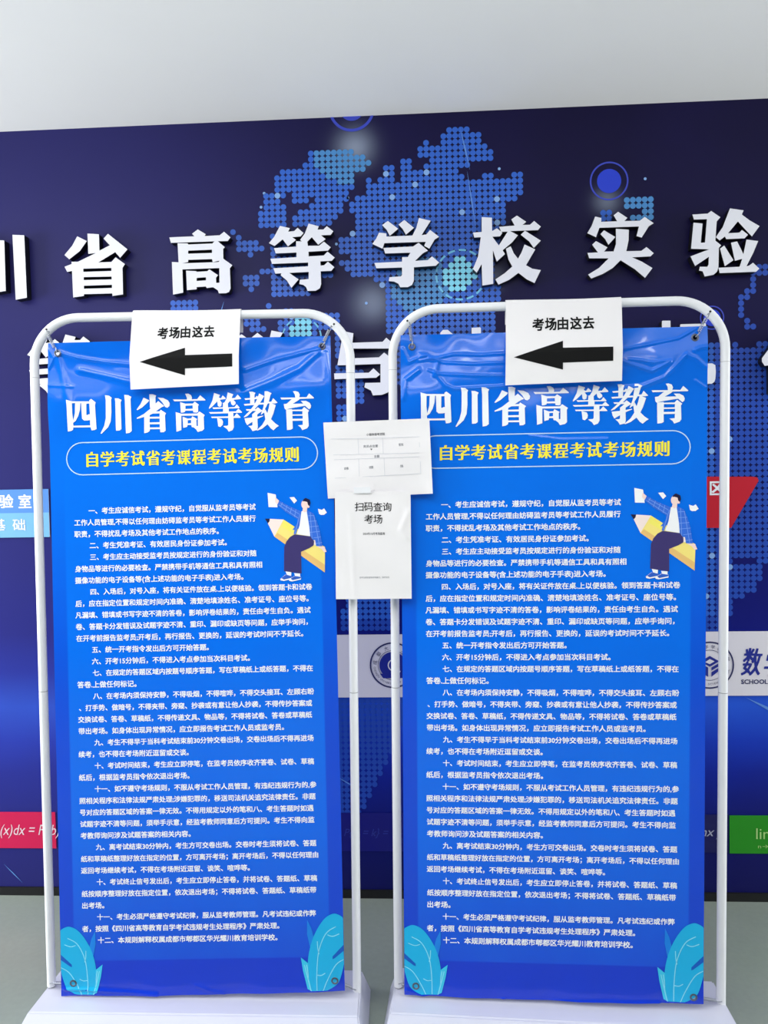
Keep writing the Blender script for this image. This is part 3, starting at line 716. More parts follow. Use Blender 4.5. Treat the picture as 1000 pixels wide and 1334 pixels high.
def seg_d(q, a, b):
    a, b = np.array(a), np.array(b); d = b - a; t = np.clip(((q - a) @ d) / (d @ d), 0, 1)
    return np.hypot(*(q - a - t[:, None] * d).T), t
def make_relief(creases, bulges, seed):
    """creases: polylines in the sheet plane with height and width; bulges: soft swellings"""
    r = np.random.RandomState(seed); ph = r.rand(8) * 6.28
    def f(S, T, q):
        x, z = q[:, 0], q[:, 1]; h = np.zeros(len(x))
        top = np.clip((T - .80) / .2, 0, 1) ** 1.3; low = np.clip((.06 - T) / .06, 0, 1)
        h += .0007 * np.sin(3.1 * z + ph[0]) * np.sin(2.3 * x + ph[1])
        h += top * (.0030 * np.sin(17 * z + 9 * x + ph[2]) + .0024 * np.sin(31 * z - 14 * x + ph[3]) + .0008 * np.sin(60 * x + 21 * z + ph[4]))
        h += low * (.0012 * np.sin(19 * x + ph[5]) + .001 * np.sin(43 * x + ph[6]))
        for pts, a, w in creases:
            m = np.zeros(len(x))
            near = (x > min(p[0] for p in pts) - 4 * w) & (x < max(p[0] for p in pts) + 4 * w) & (z > min(p[1] for p in pts) - 4 * w) & (z < max(p[1] for p in pts) + 4 * w)
            if not near.any(): continue
            qq = q[near]; mm = np.zeros(len(qq))
            for i in range(len(pts) - 1):
                d, t = seg_d(qq, pts[i], pts[i + 1]); mm = np.maximum(mm, np.exp(-(d / w) ** 2))
            h[near] += 1.5 * a * mm
        for (cx, cz), rr, a in bulges: h += a * np.exp(-((x - cx) ** 2 + (z - cz) ** 2) / rr ** 2)
        return h
    return f

W_NOM, H_NOM = .775, 1.80
M_white = mat('banner_white_ink', (244, 247, 252), .3); M_yellow = mat('banner_yellow_ink', (252, 238, 60), .3); M_pill = mat('banner_pill_line', (190, 222, 250), .3)
ILL = {k: mat('ink_' + k, c, .3) for k, c in dict(white=(248, 250, 252), skin=(250, 222, 214), navy=(24, 22, 62), pants=(62, 54, 112), jacket=(52, 112, 224), plaid=(134, 172, 246),
       cream=(250, 232, 226), yellow=(252, 232, 132), amber=(238, 196, 122), lemon=(250, 238, 110), shoe=(46, 96, 200)).items()}
LEAF = {k: mat('leaf_' + k, c, .3) for k, c in dict(cyan=(16, 176, 228), ghost=(6, 128, 226), vein=(140, 224, 246), notch=(6, 88, 190), light=(52, 196, 232)).items()}

def ribbon(pts, w):
    P = [np.array(p, float) for p in pts]; L, R = [], []
    for i, p in enumerate(P):
        d = P[min(i + 1, len(P) - 1)] - P[max(i - 1, 0)]; n = np.array([-d[1], d[0]]) / (np.hypot(*d) + 1e-9) * w / 2; L.append(p + n); R.append(p - n)
    return L + R[::-1]
def smooth_line(pts, n=6):
    P = [np.array(p, float) for p in pts]; out = []
    for i in range(len(P) - 1):
        a, b, c, d = P[max(i - 1, 0)], P[i], P[i + 1], P[min(i + 2, len(P) - 1)]
        for k in range(n):
            t = k / n; out.append(.5 * (2 * b + (c - a) * t + (2 * a - 5 * b + 4 * c - d) * t * t + (3 * b - a - 3 * c + d) * t ** 3))
    out.append(P[-1]); return out

class Layer:                                                 # collects flat print in sheet coordinates (s,t)
    def __init__(s): s.V, s.F, s.k, s.o = [], [], [], []
    def add(s, ST, faces, k, off=0.0):
        n = len(s.V); s.V += [tuple(p) for p in ST]; s.F += [tuple(i + n for i in f) for f in faces]; s.k += [k] * len(faces)
        s.o += list(np.broadcast_to(off, (len(ST),)))
    def build(s, name, sheet, mats, parent, off, grid=None):
        V, F, k, o = np.array(s.V), s.F, s.k, np.array(s.o)
        if grid:
            parts = []; lay = sorted(set(o.tolist())); VV, FF, kk, oo = [], [], [], []
            for l in lay:
                idx = np.nonzero(o == l)[0]; mp = {int(a): i for i, a in enumerate(idx)}
                fs = [(f, q) for f, q in zip(F, k) if f[0] in mp]
                v2, f2, k2 = cut(V[idx], [tuple(mp[i] for i in f) for f, _ in fs], [q for _, q in fs], *grid)
                n = len(VV); VV += [tuple(p) for p in v2]; FF += [tuple(i + n for i in f) for f in f2]; kk += k2; oo += [l] * len(v2)
            V, F, k, o = np.array(VV), FF, kk, np.array(oo)
        return mesh_obj(name, sheet.pos(V, off + o), F, mats, parent, k)

def banner_frame(i):
    s = STANDS[i]
    return stand_matrix(s) @ Matrix.Translation((0, -.046, ZB)) @ Matrix.Rotation(-.0168, 4, 'X')
CORN = [[(62, 447), (430, 437), (449, 1291), (80, 1297.5)], [(521.5, 437), (921.5, 424.5), (916, 1308), (526.5, 1296)]]
def make_sheet(i):
    M = banner_frame(i); sh = Sheet(M, CORN[i], None)
    P = lambda *pts: [local_xz(sh.Mi, a, b, 0) for a, b in pts]
    if i == 0:
        cr = [(P((76, 459), (100, 466), (135, 471), (172, 475)), .0020, .0045), (P((104, 482), (135, 489), (172, 498)), .0022, .008), (P((63, 455), (70, 466), (64, 480)), .0012, .004),
              (P((320, 482), (360, 468), (417, 453)), .0018, .0045), (P((318, 512), (355, 497), (390, 480), (414, 458)), .0022, .009), (P((424, 460), (428, 490), (430, 540)), .0012, .007),
              (P((62, 502), (95, 504)), .0008, .004), (P((75, 462), (82, 490), (92, 525)), .0020, .009), (P((85, 1288), (130, 1290), (205, 1294)), .0028, .005), (P((255, 1283), (275, 1290), (292, 1293)), .0014, .0035),
              (P((90, 1294), (215, 1297)), .0015, .003)]
        bl = [(P((75, 520))[0], .07, .007), (P((330, 540))[0], .10, .006), (P((405, 510))[0], .05, .005)]
    else:
        cr = [(P((524, 455), (532, 472), (541, 468), (556, 462)), .0016, .004), (P((525, 520), (528, 495), (545, 482)), .002, .007), (P((545, 470), (569, 466), (591, 461), (625, 462), (658, 460)), .0015, .0032),
              (P((560, 466), (578, 472), (612, 474), (658, 472)), .0013, .003), (P((558, 482), (570, 487), (620, 489), (658, 489)), .0015, .003), (P((569, 489), (580, 502), (592, 507), (625, 505), (658, 503)), .0015, .0035),
              (P((548, 462), (570, 470), (566, 488)), .002, .006), (P((810, 455), (850, 448), (883, 441), (906, 428)), .0015, .0032), (P((810, 470), (830, 478), (848, 484), (872, 472)), .002, .004),
              (P((818, 468), (835, 470), (850, 473), (872, 470)), .0015, .0035), (P((812, 506), (835, 504), (865, 492), (880, 476), (893, 462)), .002, .0055), (P((893, 463), (905, 467), (918, 478)), .0014, .005),
              (P((905, 456), (912, 453), (920, 452)), .0022, .0045), (P((905, 496), (918, 505)), .001, .0035), (P((690, 568), (730, 573), (790, 572)), .0010, .004),
              (P((530, 1290), (560, 1300), (625, 1303), (660, 1304), (780, 1304), (858, 1306)), .0022, .0038), (P((655, 1300), (665, 1306)), .0014, .0035), (P((840, 1309), (870, 1308)), .0018, .003)]
        bl = [(P((540, 520))[0], .06, .006), (P((860, 470))[0], .07, .006)]
    sh.relief = make_relief(cr, bl, 11 + i)
    return sh
sheets = [make_sheet(0), make_sheet(1)]
REF = sheets[0]
def st_ref(pts): return REF.st(pts)

EYE = [[(76, 460.5), (419, 451), (436, 1277.5), (95.5, 1281)], [(536.5, 452), (904.5, 440), (903, 1299), (541.5, 1284.5)]]
def banner_body(i, root):
    sh = sheets[i]
    ns = 330
    ts = np.unique(np.concatenate([np.linspace(0, .06, 34), np.linspace(.06, .80, 130), np.linspace(.80, 1, 170)])); nt = len(ts)
    S, T = np.meshgrid(np.linspace(0, 1, ns), ts); S, T = S.ravel(), T.ravel()
    sag = np.clip((.03 - T) / .03, 0, 1) * (.0035 * (1 - (2 * S - 1) ** 2))
    P = sh.pos(np.stack([S, T], 1)); P[:, 2] -= sag
    F = np.array([(a * ns + b, a * ns + b + 1, (a + 1) * ns + b + 1, (a + 1) * ns + b) for a in range(nt - 1) for b in range(ns - 1)])
    ok = np.ones(len(F), bool); cen = P[F].mean(1)
    for e in EYE[i]:
        c = np.array(local_xz(sh.Mi, e[0], e[1], 0)); ok &= np.hypot(cen[:, 0] - c[0], cen[:, 2] - c[1]) > .0062
    o = mesh_obj('sheet', P, F[ok].tolist(), banner_material('blue_pvc'), root, smooth=True)
    uv = o.data.uv_layers.new(name='print'); idx = np.empty(len(o.data.loops), int); o.data.loops.foreach_get('vertex_index', idx)
    uv.data.foreach_set('uv', np.stack([S[idx], T[idx]], 1).ravel())
    for j, e in enumerate(EYE[i]):
        st = sh.st([e]); c = sh.pos(st, .0006)[0]
        bm = bmesh.new(); n = 24; rings = []
        for (r, y) in ((.0052, .001), (.0058, -.0016), (.0078, -.0020), (.0098, -.0006)):
            rings.append([bm.verts.new((c[0] + r * math.cos(2 * PI * k / n), c[1] + y, c[2] + r * math.sin(2 * PI * k / n))) for k in range(n)])
        for A, B in zip(rings, rings[1:]):
            for k in range(n): bm.faces.new((A[k], A[(k + 1) % n], B[(k + 1) % n], B[k]))
        bm_obj('eyelet', bm, mat('eyelet_metal', (96, 104, 120), .35, metal=.7), root, True)

# ---- the print, designed once in sheet coordinates
row_px = [666, 681, 696, 712, 725.5, 741, 755.6, 771.5, 787, 801, 816.7, 831, 846, 861.5, 877, 893, 907, 922, 937.6, 952, 968, 983.6, 998, 1014, 1028, 1043, 1058, 1073.5, 1089, 1103.6, 1119, 1134, 1149.6, 1164.4, 1180, 1195, 1210, 1225]
T_rows = st_ref([(r[1] + 3, y) for r, y in zip(ROWS, row_px)])[:, 1]
fit = np.polyfit(np.arange(len(ROWS)), T_rows, 2); T_rows = np.polyval(fit, np.arange(len(ROWS)))
rules = Layer()
for (s, x0, x1), t, y in zip(ROWS, T_rows, row_px):
    v, f, L = bold_text(s, .021)
    s0, s1 = st_ref([(x0, y), (x1, y - (x1 - x0) * .011)])[:, 0]
    k = (s1 - s0) * W_NOM / (v[:, 0].max() - v[:, 0].min())
    S = s0 + (v[:, 0] - v[:, 0].min()) * k / W_NOM; T = t + (v[:, 1] - .36) * k / H_NOM
    rules.add(np.stack([S, T], 1), f, 0, L)
TITLE = [  # heavy song-style heading, each group an outline followed by its openings
 (82, 512, [[[(98, 155), (222, 188), (585, 185), (582, 160), (622, 130), (718, 205), (705, 260), (735, 780), (690, 805), (625, 812), (608, 745), (235, 750), (228, 800), (200, 822), (118, 840), (108, 260)],
   [(222, 228), (285, 225), (280, 440), (240, 600), (222, 440)], [(395, 225), (412, 222), (428, 560), (470, 600), (545, 598), (598, 590), (600, 705), (240, 712), (235, 650), (290, 610), (350, 500), (385, 370)], [(522, 235), (585, 230), (598, 465), (572, 462), (548, 480), (522, 478)]]]),
 (127, 508, [[[(165, 115), (250, 125), (312, 170), (298, 210), (305, 480), (290, 680), (235, 810), (95, 950), (70, 945), (150, 780), (185, 620), (185, 400), (182, 220)]],
   [[(378, 182), (455, 185), (528, 220), (505, 265), (520, 850), (480, 880), (405, 885), (400, 800), (390, 260)]], [[(582, 105), (670, 115), (738, 152), (718, 195), (745, 890), (700, 930), (622, 945), (612, 800), (598, 250)]]]),
 (173, 508, [[[(230, 168), (355, 222), (330, 260), (200, 380), (100, 438), (82, 425), (165, 310)]], [[(540, 165), (660, 175), (760, 225), (798, 290), (790, 350), (745, 385), (700, 370), (640, 275)]],
   [[(355, 95), (430, 92), (505, 120), (490, 160), (490, 295), (550, 240), (680, 350), (620, 375), (495, 465), (580, 462), (600, 428), (720, 505), (695, 550), (712, 885), (670, 915), (600, 920), (590, 850), (372, 852), (365, 895), (320, 925), (250, 938), (245, 585), (95, 628), (85, 608), (240, 520), (385, 400), (370, 385)],
    [(430, 512), (578, 508), (578, 580), (360, 585), (365, 545)], [(362, 622), (580, 620), (580, 700), (362, 705)], [(365, 745), (582, 742), (585, 812), (368, 815)]]]),
 (221, 506, [[[(330, 115), (400, 112), (460, 145), (480, 200), (472, 235), (595, 232), (660, 148), (775, 245), (770, 262), (100, 280), (65, 238), (370, 240), (370, 200)]],
   [[(222, 295), (335, 330), (500, 328), (540, 288), (632, 350), (615, 385), (615, 505), (585, 525), (512, 520), (505, 480), (335, 482), (330, 505), (290, 522), (240, 525)], [(338, 375), (495, 368), (498, 440), (338, 445)]],
   [[(128, 512), (250, 550), (600, 545), (645, 500), (762, 578), (740, 620), (750, 880), (710, 920), (610, 945), (575, 890), (520, 845), (480, 840), (470, 795), (390, 795), (380, 835), (295, 858), (280, 615), (385, 655), (470, 650), (490, 605), (598, 665), (580, 690), (585, 820), (615, 815), (612, 590), (250, 592), (255, 905), (150, 940)], [(390, 690), (465, 685), (465, 755), (392, 760)]]]),
 (266, 505, [[[(215, 115), (345, 160), (320, 215), (365, 235), (405, 170), (470, 230), (465, 250), (340, 265), (385, 330), (375, 400), (330, 420), (300, 395), (285, 300), (190, 400), (115, 460), (105, 440), (180, 280)]],
   [[(515, 105), (640, 150), (610, 210), (605, 232), (680, 228), (735, 155), (812, 240), (800, 255), (640, 268), (690, 320), (690, 360), (640, 395), (600, 370), (575, 290), (520, 345), (525, 432), (668, 430), (715, 365), (780, 440), (770, 452), (540, 456), (540, 522), (695, 520), (755, 462), (835, 540), (820, 552), (640, 552), (640, 632), (660, 630), (715, 560), (800, 645), (795, 660), (645, 662), (650, 860), (620, 925), (540, 958), (500, 900), (430, 850), (425, 835), (510, 830), (530, 810), (530, 660), (170, 662), (155, 632), (530, 628), (530, 560), (140, 568), (105, 535), (415, 528), (415, 458), (205, 466), (180, 432), (410, 430), (415, 345), (400, 340), (445, 325), (490, 240)]],
   [[(285, 660), (390, 690), (415, 745), (405, 810), (355, 858), (310, 840), (300, 760)]]]),
 (312, 504, [[[(222, 115), (290, 112), (355, 135), (335, 180), (335, 400), (245, 400), (240, 180)]], [[(118, 258), (350, 240), (385, 205), (470, 265), (140, 290)]], [[(105, 380), (530, 350), (545, 385), (125, 415)]],
   [[(435, 150), (545, 210), (440, 380), (330, 500), (180, 640), (110, 668), (105, 655), (230, 530), (330, 400), (390, 280)]], [[(150, 492), (365, 490), (410, 450), (510, 525), (460, 560), (400, 600), (395, 625), (300, 620), (290, 600), (370, 530), (170, 525)]],
   [[(285, 600), (395, 605), (405, 880), (390, 940), (290, 965), (250, 900), (200, 855), (275, 845), (290, 830)]], [[(120, 690), (300, 670), (520, 630), (528, 640), (400, 700), (280, 770), (175, 835), (140, 770)]],
   [[(555, 102), (620, 105), (705, 145), (680, 180), (645, 330), (570, 470), (545, 560), (480, 610), (475, 600), (530, 440), (550, 250)]], [[(600, 330), (700, 328), (738, 250), (835, 350), (780, 365), (600, 365)]],
   [[(665, 345), (795, 400), (740, 590), (690, 705), (775, 790), (860, 850), (810, 880), (740, 945), (680, 900), (615, 815), (500, 910), (390, 955), (385, 940), (500, 830), (570, 710), (545, 560), (570, 490), (612, 575), (640, 480)]]]),
 (358, 504, [[[(400, 105), (450, 98), (520, 120), (548, 180), (535, 230), (695, 232), (750, 148), (855, 240), (845, 258), (150, 280), (130, 240), (450, 238), (440, 170)]],
   [[(385, 262), (560, 258), (510, 300), (395, 372), (620, 368), (570, 310), (680, 310), (760, 350), (790, 410), (780, 460), (745, 490), (660, 415), (340, 470), (240, 500), (215, 470), (200, 380), (265, 370)]],
   [[(250, 495), (370, 485), (385, 500), (590, 495), (640, 440), (745, 520), (720, 555), (735, 850), (700, 900), (595, 940), (565, 885), (500, 835), (605, 825), (605, 735), (385, 740), (390, 905), (350, 930), (265, 940)], [(385, 530), (600, 530), (600, 598), (385, 602)], [(385, 630), (605, 628), (605, 690), (385, 695)]]])]
title = Layer()
for ox, oy, groups in TITLE:
    for k, g in enumerate(groups):
        loops = [st_ref([(ox + x / 16.667, oy + y / 16.667) for x, y in l]) * (W_NOM, H_NOM) for l in g]
        c = loops[0].mean(0); v, f = fill([(l - c) * 50 for l in loops]); title.add((v / 50 + c) / (W_NOM, H_NOM), f, 0, k * 2e-5)
sub = Layer()
t0, t1 = st_ref([(112, 608.5)])[0, 1], st_ref([(112, 589)])[0, 1]; s0, s1 = st_ref([(110.5, 600)])[0, 0], st_ref([(390, 594)])[0, 0]
SUB = '自学考试省考课程考试考场规则'
for i, ch in enumerate(SUB):
    loops = heavy_glyph(ch, .035, .0, .08, tol=.9); lo, hi = bbox(loops); v, f = fill(loops)
    w = (s1 - s0) / len(SUB); c = s0 + w * (i + .5); ww = w * .92 * (.85 if ch == '自' else 1)
    sub.add(np.stack([c + ((v[:, 0] - lo[0]) / (hi[0] - lo[0]) - .5) * ww, t0 + (v[:, 1] - lo[1]) / (hi[1] - lo[1]) * (t1 - t0)], 1), f, 0)
pill = Layer()
pt, pb = st_ref([(250, 573)])[0, 1], st_ref([(250, 615)])[0, 1]; pl, pr_ = st_ref([(87, 597)])[0, 0], st_ref([(413.5, 592)])[0, 0]
rv = (pt - pb) / 2; rs = rv * H_NOM / W_NOM; line = []
for k in range(17): a = PI / 2 + PI * k / 16; line.append((pl + rs + rs * math.cos(a), pb + rv + rv * math.sin(a)))
for k in range(17): a = -PI / 2 + PI * k / 16; line.append((pr_ - rs + rs * math.cos(a), pb + rv + rv * math.sin(a)))
line.append(line[0])
for a, b in zip(line, line[1:]):
    A, B = np.array(a) * (W_NOM, H_NOM), np.array(b) * (W_NOM, H_NOM); q = np.array(ribbon([A, B], .0028)) / (W_NOM, H_NOM); pill.add(q, [(0, 1, 2, 3)], 0)

def tri(poly):
    t = tessellate_polygon([[Vector((p[0], p[1], 0)) for p in poly]]); return [tuple(q) for q in t]
ill = Layer(); IK = list(ILL)
def I(poly, key, lv):
    px = crop(poly, 320, 630, 8.333); ill.add(st_ref(px), tri(px), IK.index(key), lv * 1e-4)
def ell(cx, cy, rx, ry, n=20): return [(cx + rx * math.cos(2 * PI * k / n), cy + ry * math.sin(2 * PI * k / n)) for k in range(n)]
I([(237, 100), (325, 118), (345, 257), (248, 255)], 'white', 0); I([(320, 148), (362, 185), (345, 228), (318, 200)], 'skin', 1)
I([(475, 150), (525, 145), (556, 185), (525, 216)], 'white', 0); I([(783, 272), (825, 285), (850, 268), (880, 315), (850, 338), (815, 340), (795, 328)], 'white', 0)
I([(262, 382), (410, 390), (310, 575), (240, 432)], 'cream', 0); I([(208, 380), (262, 382), (258, 410), (240, 432)], 'navy', 1)
I([(410, 390), (545, 478), (860, 690), (858, 965), (420, 650), (310, 575)], 'yellow', 0); I([(395, 470), (410, 390), (545, 478), (860, 690), (860, 740)], 'lemon', 1); I([(345, 535), (858, 880), (858, 965), (310, 575)], 'amber', 2)
I([(370, 190), (470, 245), (600, 300), (610, 330), (585, 420), (545, 550), (520, 545), (530, 500), (505, 505), (560, 430), (560, 385), (445, 315), (345, 235)], 'jacket', 3)
I([(605, 300), (665, 300), (690, 470), (700, 572), (555, 548), (585, 450)], 'white', 4)
I([(660, 285), (735, 325), (770, 410), (800, 500), (832, 680), (765, 678), (735, 612), (712, 610), (690, 470)], 'jacket', 5)
I([(530, 550), (700, 572), (745, 630), (735, 672), (690, 700), (600, 740), (605, 975), (415, 950), (418, 690), (440, 630), (480, 580)], 'pants', 6)
I([(625, 250), (668, 250), (665, 300), (640, 312), (615, 298)], 'skin', 5); I(ell(643, 225, 40, 52), 'skin', 6)
I([(615, 192), (630, 168), (650, 155), (695, 175), (703, 215), (690, 245), (676, 232), (668, 200), (640, 192)], 'navy', 7); I(ell(682, 250, 11, 13), 'skin', 7)
I([(765, 678), (840, 685), (852, 680), (878, 740), (850, 746), (825, 712)], 'skin', 6); I([(735, 615), (752, 612), (762, 665), (740, 670)], 'cream', 6)
I([(432, 952), (495, 962), (492, 1005), (445, 988)], 'white', 5); I([(526, 972), (590, 976), (590, 1014), (535, 1002)], 'white', 5)
I([(375, 1035), (430, 988), (500, 1005), (500, 1036), (412, 1056), (380, 1050)], 'white', 6); I([(388, 1026), (432, 990), (500, 1003), (498, 1022), (415, 1042)], 'shoe', 7)
I([(468, 1045), (530, 1000), (600, 1010), (600, 1040), (502, 1062), (474, 1056)], 'white', 8); I([(488, 1032), (532, 1002), (600, 1012), (598, 1028), (510, 1048)], 'shoe', 9)
for a, b in [((400, 205), (380, 245)), ((450, 235), (430, 300)), ((500, 260), (480, 325)), ((545, 280), (530, 360)), ((380, 215), (580, 330)), ((360, 232), (570, 375)), ((590, 330), (535, 540)),
             ((700, 310), (720, 600)), ((740, 350), (800, 670)), ((675, 350), (745, 345)), ((680, 410), (768, 405)), ((688, 470), (790, 460)), ((695, 530), (805, 518)), ((735, 590), (815, 578)), ((760, 650), (828, 640))]:
    I(ribbon([a, b], 5), 'plaid', 8)
leaf, leaf_b = Layer(), Layer(); LK = list(LEAF)
BLc = st_ref([(80, 1297.5)])[0]
def Lf(poly, key, lv, line=0):
    poly = smooth_line(poly, 5) if line else smooth_line(list(poly) + [poly[0]], 4)[:-1] if len(poly) > 6 else poly
    px = crop(ribbon(poly, line) if line else poly, 0, 1160, 7.143); st = st_ref(px); f = tri(px) if not line else [(i, i + 1, len(px) - 2 - i, len(px) - 1 - i) for i in range(len(px) // 2 - 1)]
    st = np.clip(st, [0.001, 0.0015], [1, 1])
    leaf.add(st, f, LK.index(key), lv * 1e-4)
    m = st.copy(); m[:, 0] = 1 - m[:, 0] * 1.0; m[:, 1] = m[:, 1] * 1.12
    leaf_b.add(m, f, LK.index(key), lv * 1e-4)
Lf([(885, 378), (850, 450), (830, 530), (848, 640), (870, 600), (890, 500)], 'ghost', 0)
Lf([(540, 385), (600, 347), (650, 338), (720, 370), (790, 450), (850, 560), (888, 690), (892, 800), (870, 980), (780, 982), (680, 950), (618, 900), (575, 780), (548, 680), (540, 500)], 'cyan', 1)
Lf([(955, 688), (890, 740), (893, 830), (868, 982), (905, 950), (940, 800)], 'light', 2)
Lf([(546, 598), (668, 690), (670, 714), (650, 706), (546, 648)], 'notch', 2)
for p in ([(628, 445), (720, 500), (790, 640), (815, 820), (820, 965)], [(600, 505), (660, 524), (705, 510)], [(800, 560), (798, 620), (788, 668)], [(552, 712), (640, 760), (720, 880), (768, 978)], [(740, 825), (775, 842), (812, 838)],
          [(925, 750), (895, 880), (872, 975)], [(905, 750), (895, 820), (898, 870)]):
    Lf(p, 'vein', 3, 7)

BL_LAB = ['blue exam rules banner hung in left stand, smoother top, crossed by left direction paper',
          'blue exam rules banner hung in right stand, with sharp creases along its top']
for i in range(2):
    sh = sheets[i]; root = empty('banner', sh.M)
    tag(root, BL_LAB[i], 'banner', 'blue exam rules banners')
    banner_body(i, root)
    title.build('title_lettering', sh, M_white, root, .0009, (90, 180))
    sub.build('subtitle_lettering', sh, M_yellow, root, .0009, (40, 90))
    pill.build('subtitle_border', sh, M_pill, root, .0008, (90, 120))
    rules.build('rules_lettering', sh, M_white, root, .0007)
    ill.build('illustration', sh, [ILL[k] for k in IK], root, .0006, (60, 100))
    leaf.build('leaf_motif', sh, [LEAF[k] for k in LK], root, .0007, (70, 250)); leaf_b.build('leaf_motif', sh, [LEAF[k] for k in LK], root, .0007, (70, 250))
    # spring hooks from the frame to the eyelets (they belong to the stand)
    sroot, SM = stands[i]; Smi = SM.inverted()
    c48 = math.radians(48)
    anchors = [(-(HW - RC) - RC * math.cos(c48) + .006, -.006, HT - RC + RC * math.sin(c48) - .006), ((HW - RC) + RC * math.cos(c48) - .006, -.006, HT - RC + RC * math.sin(c48) - .006),
               (HW - .002, -RT - .002, ZB + .014), (-HW + .002, -RT - .002, ZB + .014)]
    for j, e in enumerate(EYE[i]):
        p = Smi @ (sh.M @ Vector(sh.pos(sh.st([e]), .0055 if j < 2 else -.0004)[0])); a = Vector(anchors[j])
        bm = bmesh.new()
        if j < 2: tube(bm, [a, a + Vector((0, -.019, 0))], .0012, 6); a = a + Vector((0, -.019, 0))
        spring(bm, a, p, .0036, 9); bm_obj('spring_hook', bm, M_steel, sroot, True)

# ------------------------------------------------------------------ paper notices
M_paper = mat('white_paper', (236, 234, 236), .6, var=.006, scale=9); M_black = mat('black_print', (8, 9, 10), .6, spec=.15); M_faint = mat('grey_print', (128, 132, 142), .6); M_line = mat('table_line', (206, 210, 218), .6)
def paper_sheet(sh, root, n=(40, 30)):
    S, T = np.meshgrid(np.linspace(0, 1, n[0]), np.linspace(0, 1, n[1])); S, T = S.ravel(), T.ravel(); P = sh.pos(np.stack([S, T], 1))
    F = [(a * n[0] + b, a * n[0] + b + 1, (a + 1) * n[0] + b + 1, (a + 1) * n[0] + b) for a in range(n[1] - 1) for b in range(n[0] - 1)]
    return P, F
def paper_text(sh, lay, s, x0, x1, y0, y1, k=0, bold=.012):
    v, f, L = bold_text(s, bold); lo, hi = v.min(0), v.max(0)
    a, b = sh.st([(x0, (y0 + y1) / 2), (x1, (y0 + y1) / 2)])[:, 0]; t1, t0 = sh.st([((x0 + x1) / 2, y0), ((x0 + x1) / 2, y1)])[:, 1]
    lay.add(np.stack([a + (v[:, 0] - lo[0]) / (hi[0] - lo[0]) * (b - a), t0 + (v[:, 1] - lo[1]) / (hi[1] - lo[1]) * (t1 - t0)], 1), f, k, L)
ARW = [[(182, 471.5), (241, 453), (241, 462.5), (302.5, 460.5), (302.5, 477.5), (241, 480), (241, 489)],
       [(669, 465.5), (733, 444), (733, 453), (798.5, 451.5), (798.5, 470), (733, 472.5), (733, 481.5)]]
DCOR = [[(172.5, 417), (313, 411), (311.5, 500.5), (170, 507.5)], [(658.5, 404), (809.5, 397.5), (810, 496), (658, 502)]]
DTXT = [(204.5, 280, 426.5, 441), (692.5, 774.5, 414.5, 430.5)]
DLAB = ['white direction paper with black left arrow folded over the left stand top', 'white direction paper with black left arrow folded over the right stand top']
for i in range(2):
    M = stands[i][1]
    def rel(S, T, q, i=i):
        h = .031 * np.clip((1 - T) / .6, 0, 1) + .0015 * np.sin(4 * S + 2 * T)
        if i == 0: h = h + .006 * np.clip((S - .75) / .25, 0, 1) ** 2 * np.clip((.4 - T) / .4, 0, 1)
        return h
    sh = Sheet(M, DCOR[i], rel, -RT - .0032, (0, 0, .031, .031))
    zc = HT
    sh.C[0][1] = sh.C[1][1] = zc                             # front face starts level with the tube centre
    root = empty('direction_paper', M); tag(root, DLAB[i], 'paper sign', 'direction papers')
    n = (30, 30); P, F = paper_sheet(sh, root, n); P = [tuple(p) for p in P]
    top = P[-n[0]:]; base = len(P)
    prof = [(math.cos(a), math.sin(a)) for a in np.linspace(PI, 0, 11)[1:]]
    rows = [[(p[0], (-p[1]) * -c if False else c * abs(p[1]), zc + abs(p[1]) * s) for p in top] for c, s in prof]
    rows += [[(p[0], abs(p[1]), zc - d) for p in top] for d in (.02, .045)]
    for r_ in rows: P += r_
    idx = [list(range(base - n[0], base))] + [list(range(base + k * n[0], base + (k + 1) * n[0])) for k in range(len(rows))]
    for A, B in zip(idx, idx[1:]): F += [(A[k], A[k + 1], B[k + 1], B[k]) for k in range(n[0] - 1)]
    mesh_obj('sheet', P, F, M_paper, root, smooth=True)
    ar = Layer(); ar.add(sh.st(ARW[i]), tri(ARW[i]), 0); ar.build('arrow', sh, M_black, root, .0006, (24, 24))
    x0, x1, y0, y1 = DTXT[i]; tx = Layer()
    cs = '考场由这去'; w = (x1 - x0) / 5; sl = -(3.0 if i == 0 else 3.2) / 5
    for k, ch in enumerate(cs):
        paper_text(sh, tx, ch, x0 + w * k + .6, x0 + w * (k + 1) - .6 - (1.2 if ch == '由' else 0), y0 + sl * k, y1 + sl * k + .6, 0, .026)
    tx.build('lettering', sh, M_black, root, .0006)

MP = Matrix.Translation((-.15, -.640, 1.4))
def relA(S, T, q): return .0012 * np.sin(5 * S + 3 * T) + .0010 * np.sin(9 * T - 4 * S) + .004 * np.clip((S - .8) / .2, 0, 1) ** 2 * (1 - T)
shA = Sheet(MP, [(421, 550.5), (559, 545), (563.5, 643), (427, 649.5)], relA)
root = empty('seating_notice', MP @ Matrix.Translation((0, 0, 0))); tag(root, 'white landscape paper with a faint table taped across the two stand poles', 'paper notice')
P, F = paper_sheet(shA, root); mesh_obj('sheet', P, F, M_paper, root, smooth=True)
ly = Layer()
for a, b in [((431, 572), (546, 569)), ((434, 592.5), (546, 590)), ((435, 599), (546, 595)), ((436, 623), (548, 617)), ((466, 571), (467, 592)), ((498, 570), (499, 591)), ((467, 598), (468, 621)), ((500, 597), (501, 620)), ((546, 576), (548, 617))]:
    q = ribbon([a, b], .45); ly.add(shA.st(q), [(0, 1, 2, 3)], 0)
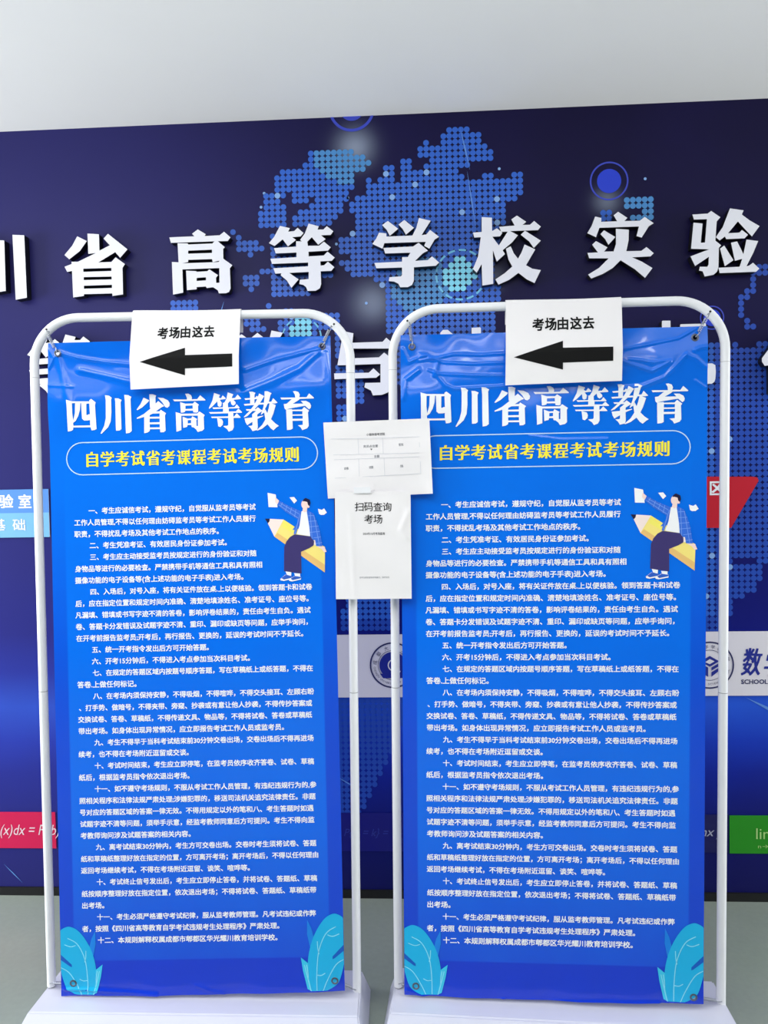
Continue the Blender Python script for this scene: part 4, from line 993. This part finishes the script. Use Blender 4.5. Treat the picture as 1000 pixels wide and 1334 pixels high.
for s, x0, x1, y0, y1, k in [('小程序报考流程', 477, 501, 564, 567.5, 1), ('竞员点位置', 473, 492, 579.5, 583, 2), ('签到', 519, 525, 577.5, 581, 2), ('主题', 487, 494, 592.7, 596.2, 2), ('试卷', 448, 454, 608.5, 612, 2), ('试题', 480.5, 486, 607, 610.5, 2), ('场', 521, 525, 605.5, 609, 2)]:
    paper_text(shA, ly, s, x0, x1, y0, y1, k, .01)
q = [(482, 584.5), (485, 584.5), (483.5, 586.5)]; ly.add(shA.st(q), [(0, 1, 2)], 1)
ly.build('printed_table', shA, [M_line, mat('ink_grey_dark', (70, 72, 80), .6), M_faint], root, .0006)

MQ = Matrix.Translation((-.15, -.6475, 1.2))
cr = [(431, 0)]
def relB(S, T, q):
    h = .0010 * np.sin(6 * S + 2.2 * T) + .0008 * np.sin(14 * T + 5 * S)
    d, _ = seg_d(np.stack([S, T * 1.4], 1), (.97, 1.13), (.87, .9)); d2, _ = seg_d(np.stack([S, T * 1.4], 1), (.87, .9), (.93, .8)); d3, _ = seg_d(np.stack([S, T * 1.4], 1), (.25, 0), (.2, 1.1))
    return h + .0022 * np.exp(-(np.minimum(d, d2) / .035) ** 2) + .0010 * np.exp(-(d3 / .03) ** 2)
shB = Sheet(MQ, [(436, 641), (534.5, 640), (536, 780), (437.5, 780.5)], relB)
root = empty('scan_notice', MQ); tag(root, 'white portrait paper below the table notice, headed with two lines of black characters', 'paper notice')
P, F = paper_sheet(shB, root, (50, 60)); mesh_obj('sheet', P, F, M_paper, root, smooth=True)
ly = Layer()
for k, ch in enumerate('扫码查询'): paper_text(shB, ly, ch, 462 + 12.1 * k, 473.4 + 12.1 * k, 654.5, 666, 0, .006)
for k, ch in enumerate('考场'): paper_text(shB, ly, ch, 474.3 + 12.1 * k, 485.7 + 12.1 * k, 670.5, 682, 0, .006)
ly.build('title_lettering', shB, [M_black], root, .0006); ly = Layer()
paper_text(shB, ly, '2024年10月考场查询', 472.5, 501, 693.5, 697, 1, .008); paper_text(shB, ly, '请考生提前查询考场座位，准时到场', 468, 507, 751, 753.5, 2, 0)
ly.build('small_lettering', shB, [M_black, mat('ink_grey_dark', (70, 72, 80), .6), M_faint], root, .0006)
bm = bmesh.new(); x, z = local_xz(MQ.inverted(), 472, 640.5, 0); box(bm, x - .022, x + .022, -.0042, -.0034, z - .004, z + .012)
bm_obj('tape', bm, mat('clear_tape', (236, 238, 242), .15), root)

for o in bpy.data.objects:
    for k in ('_c', '_t'):
        if k in o: del o[k]
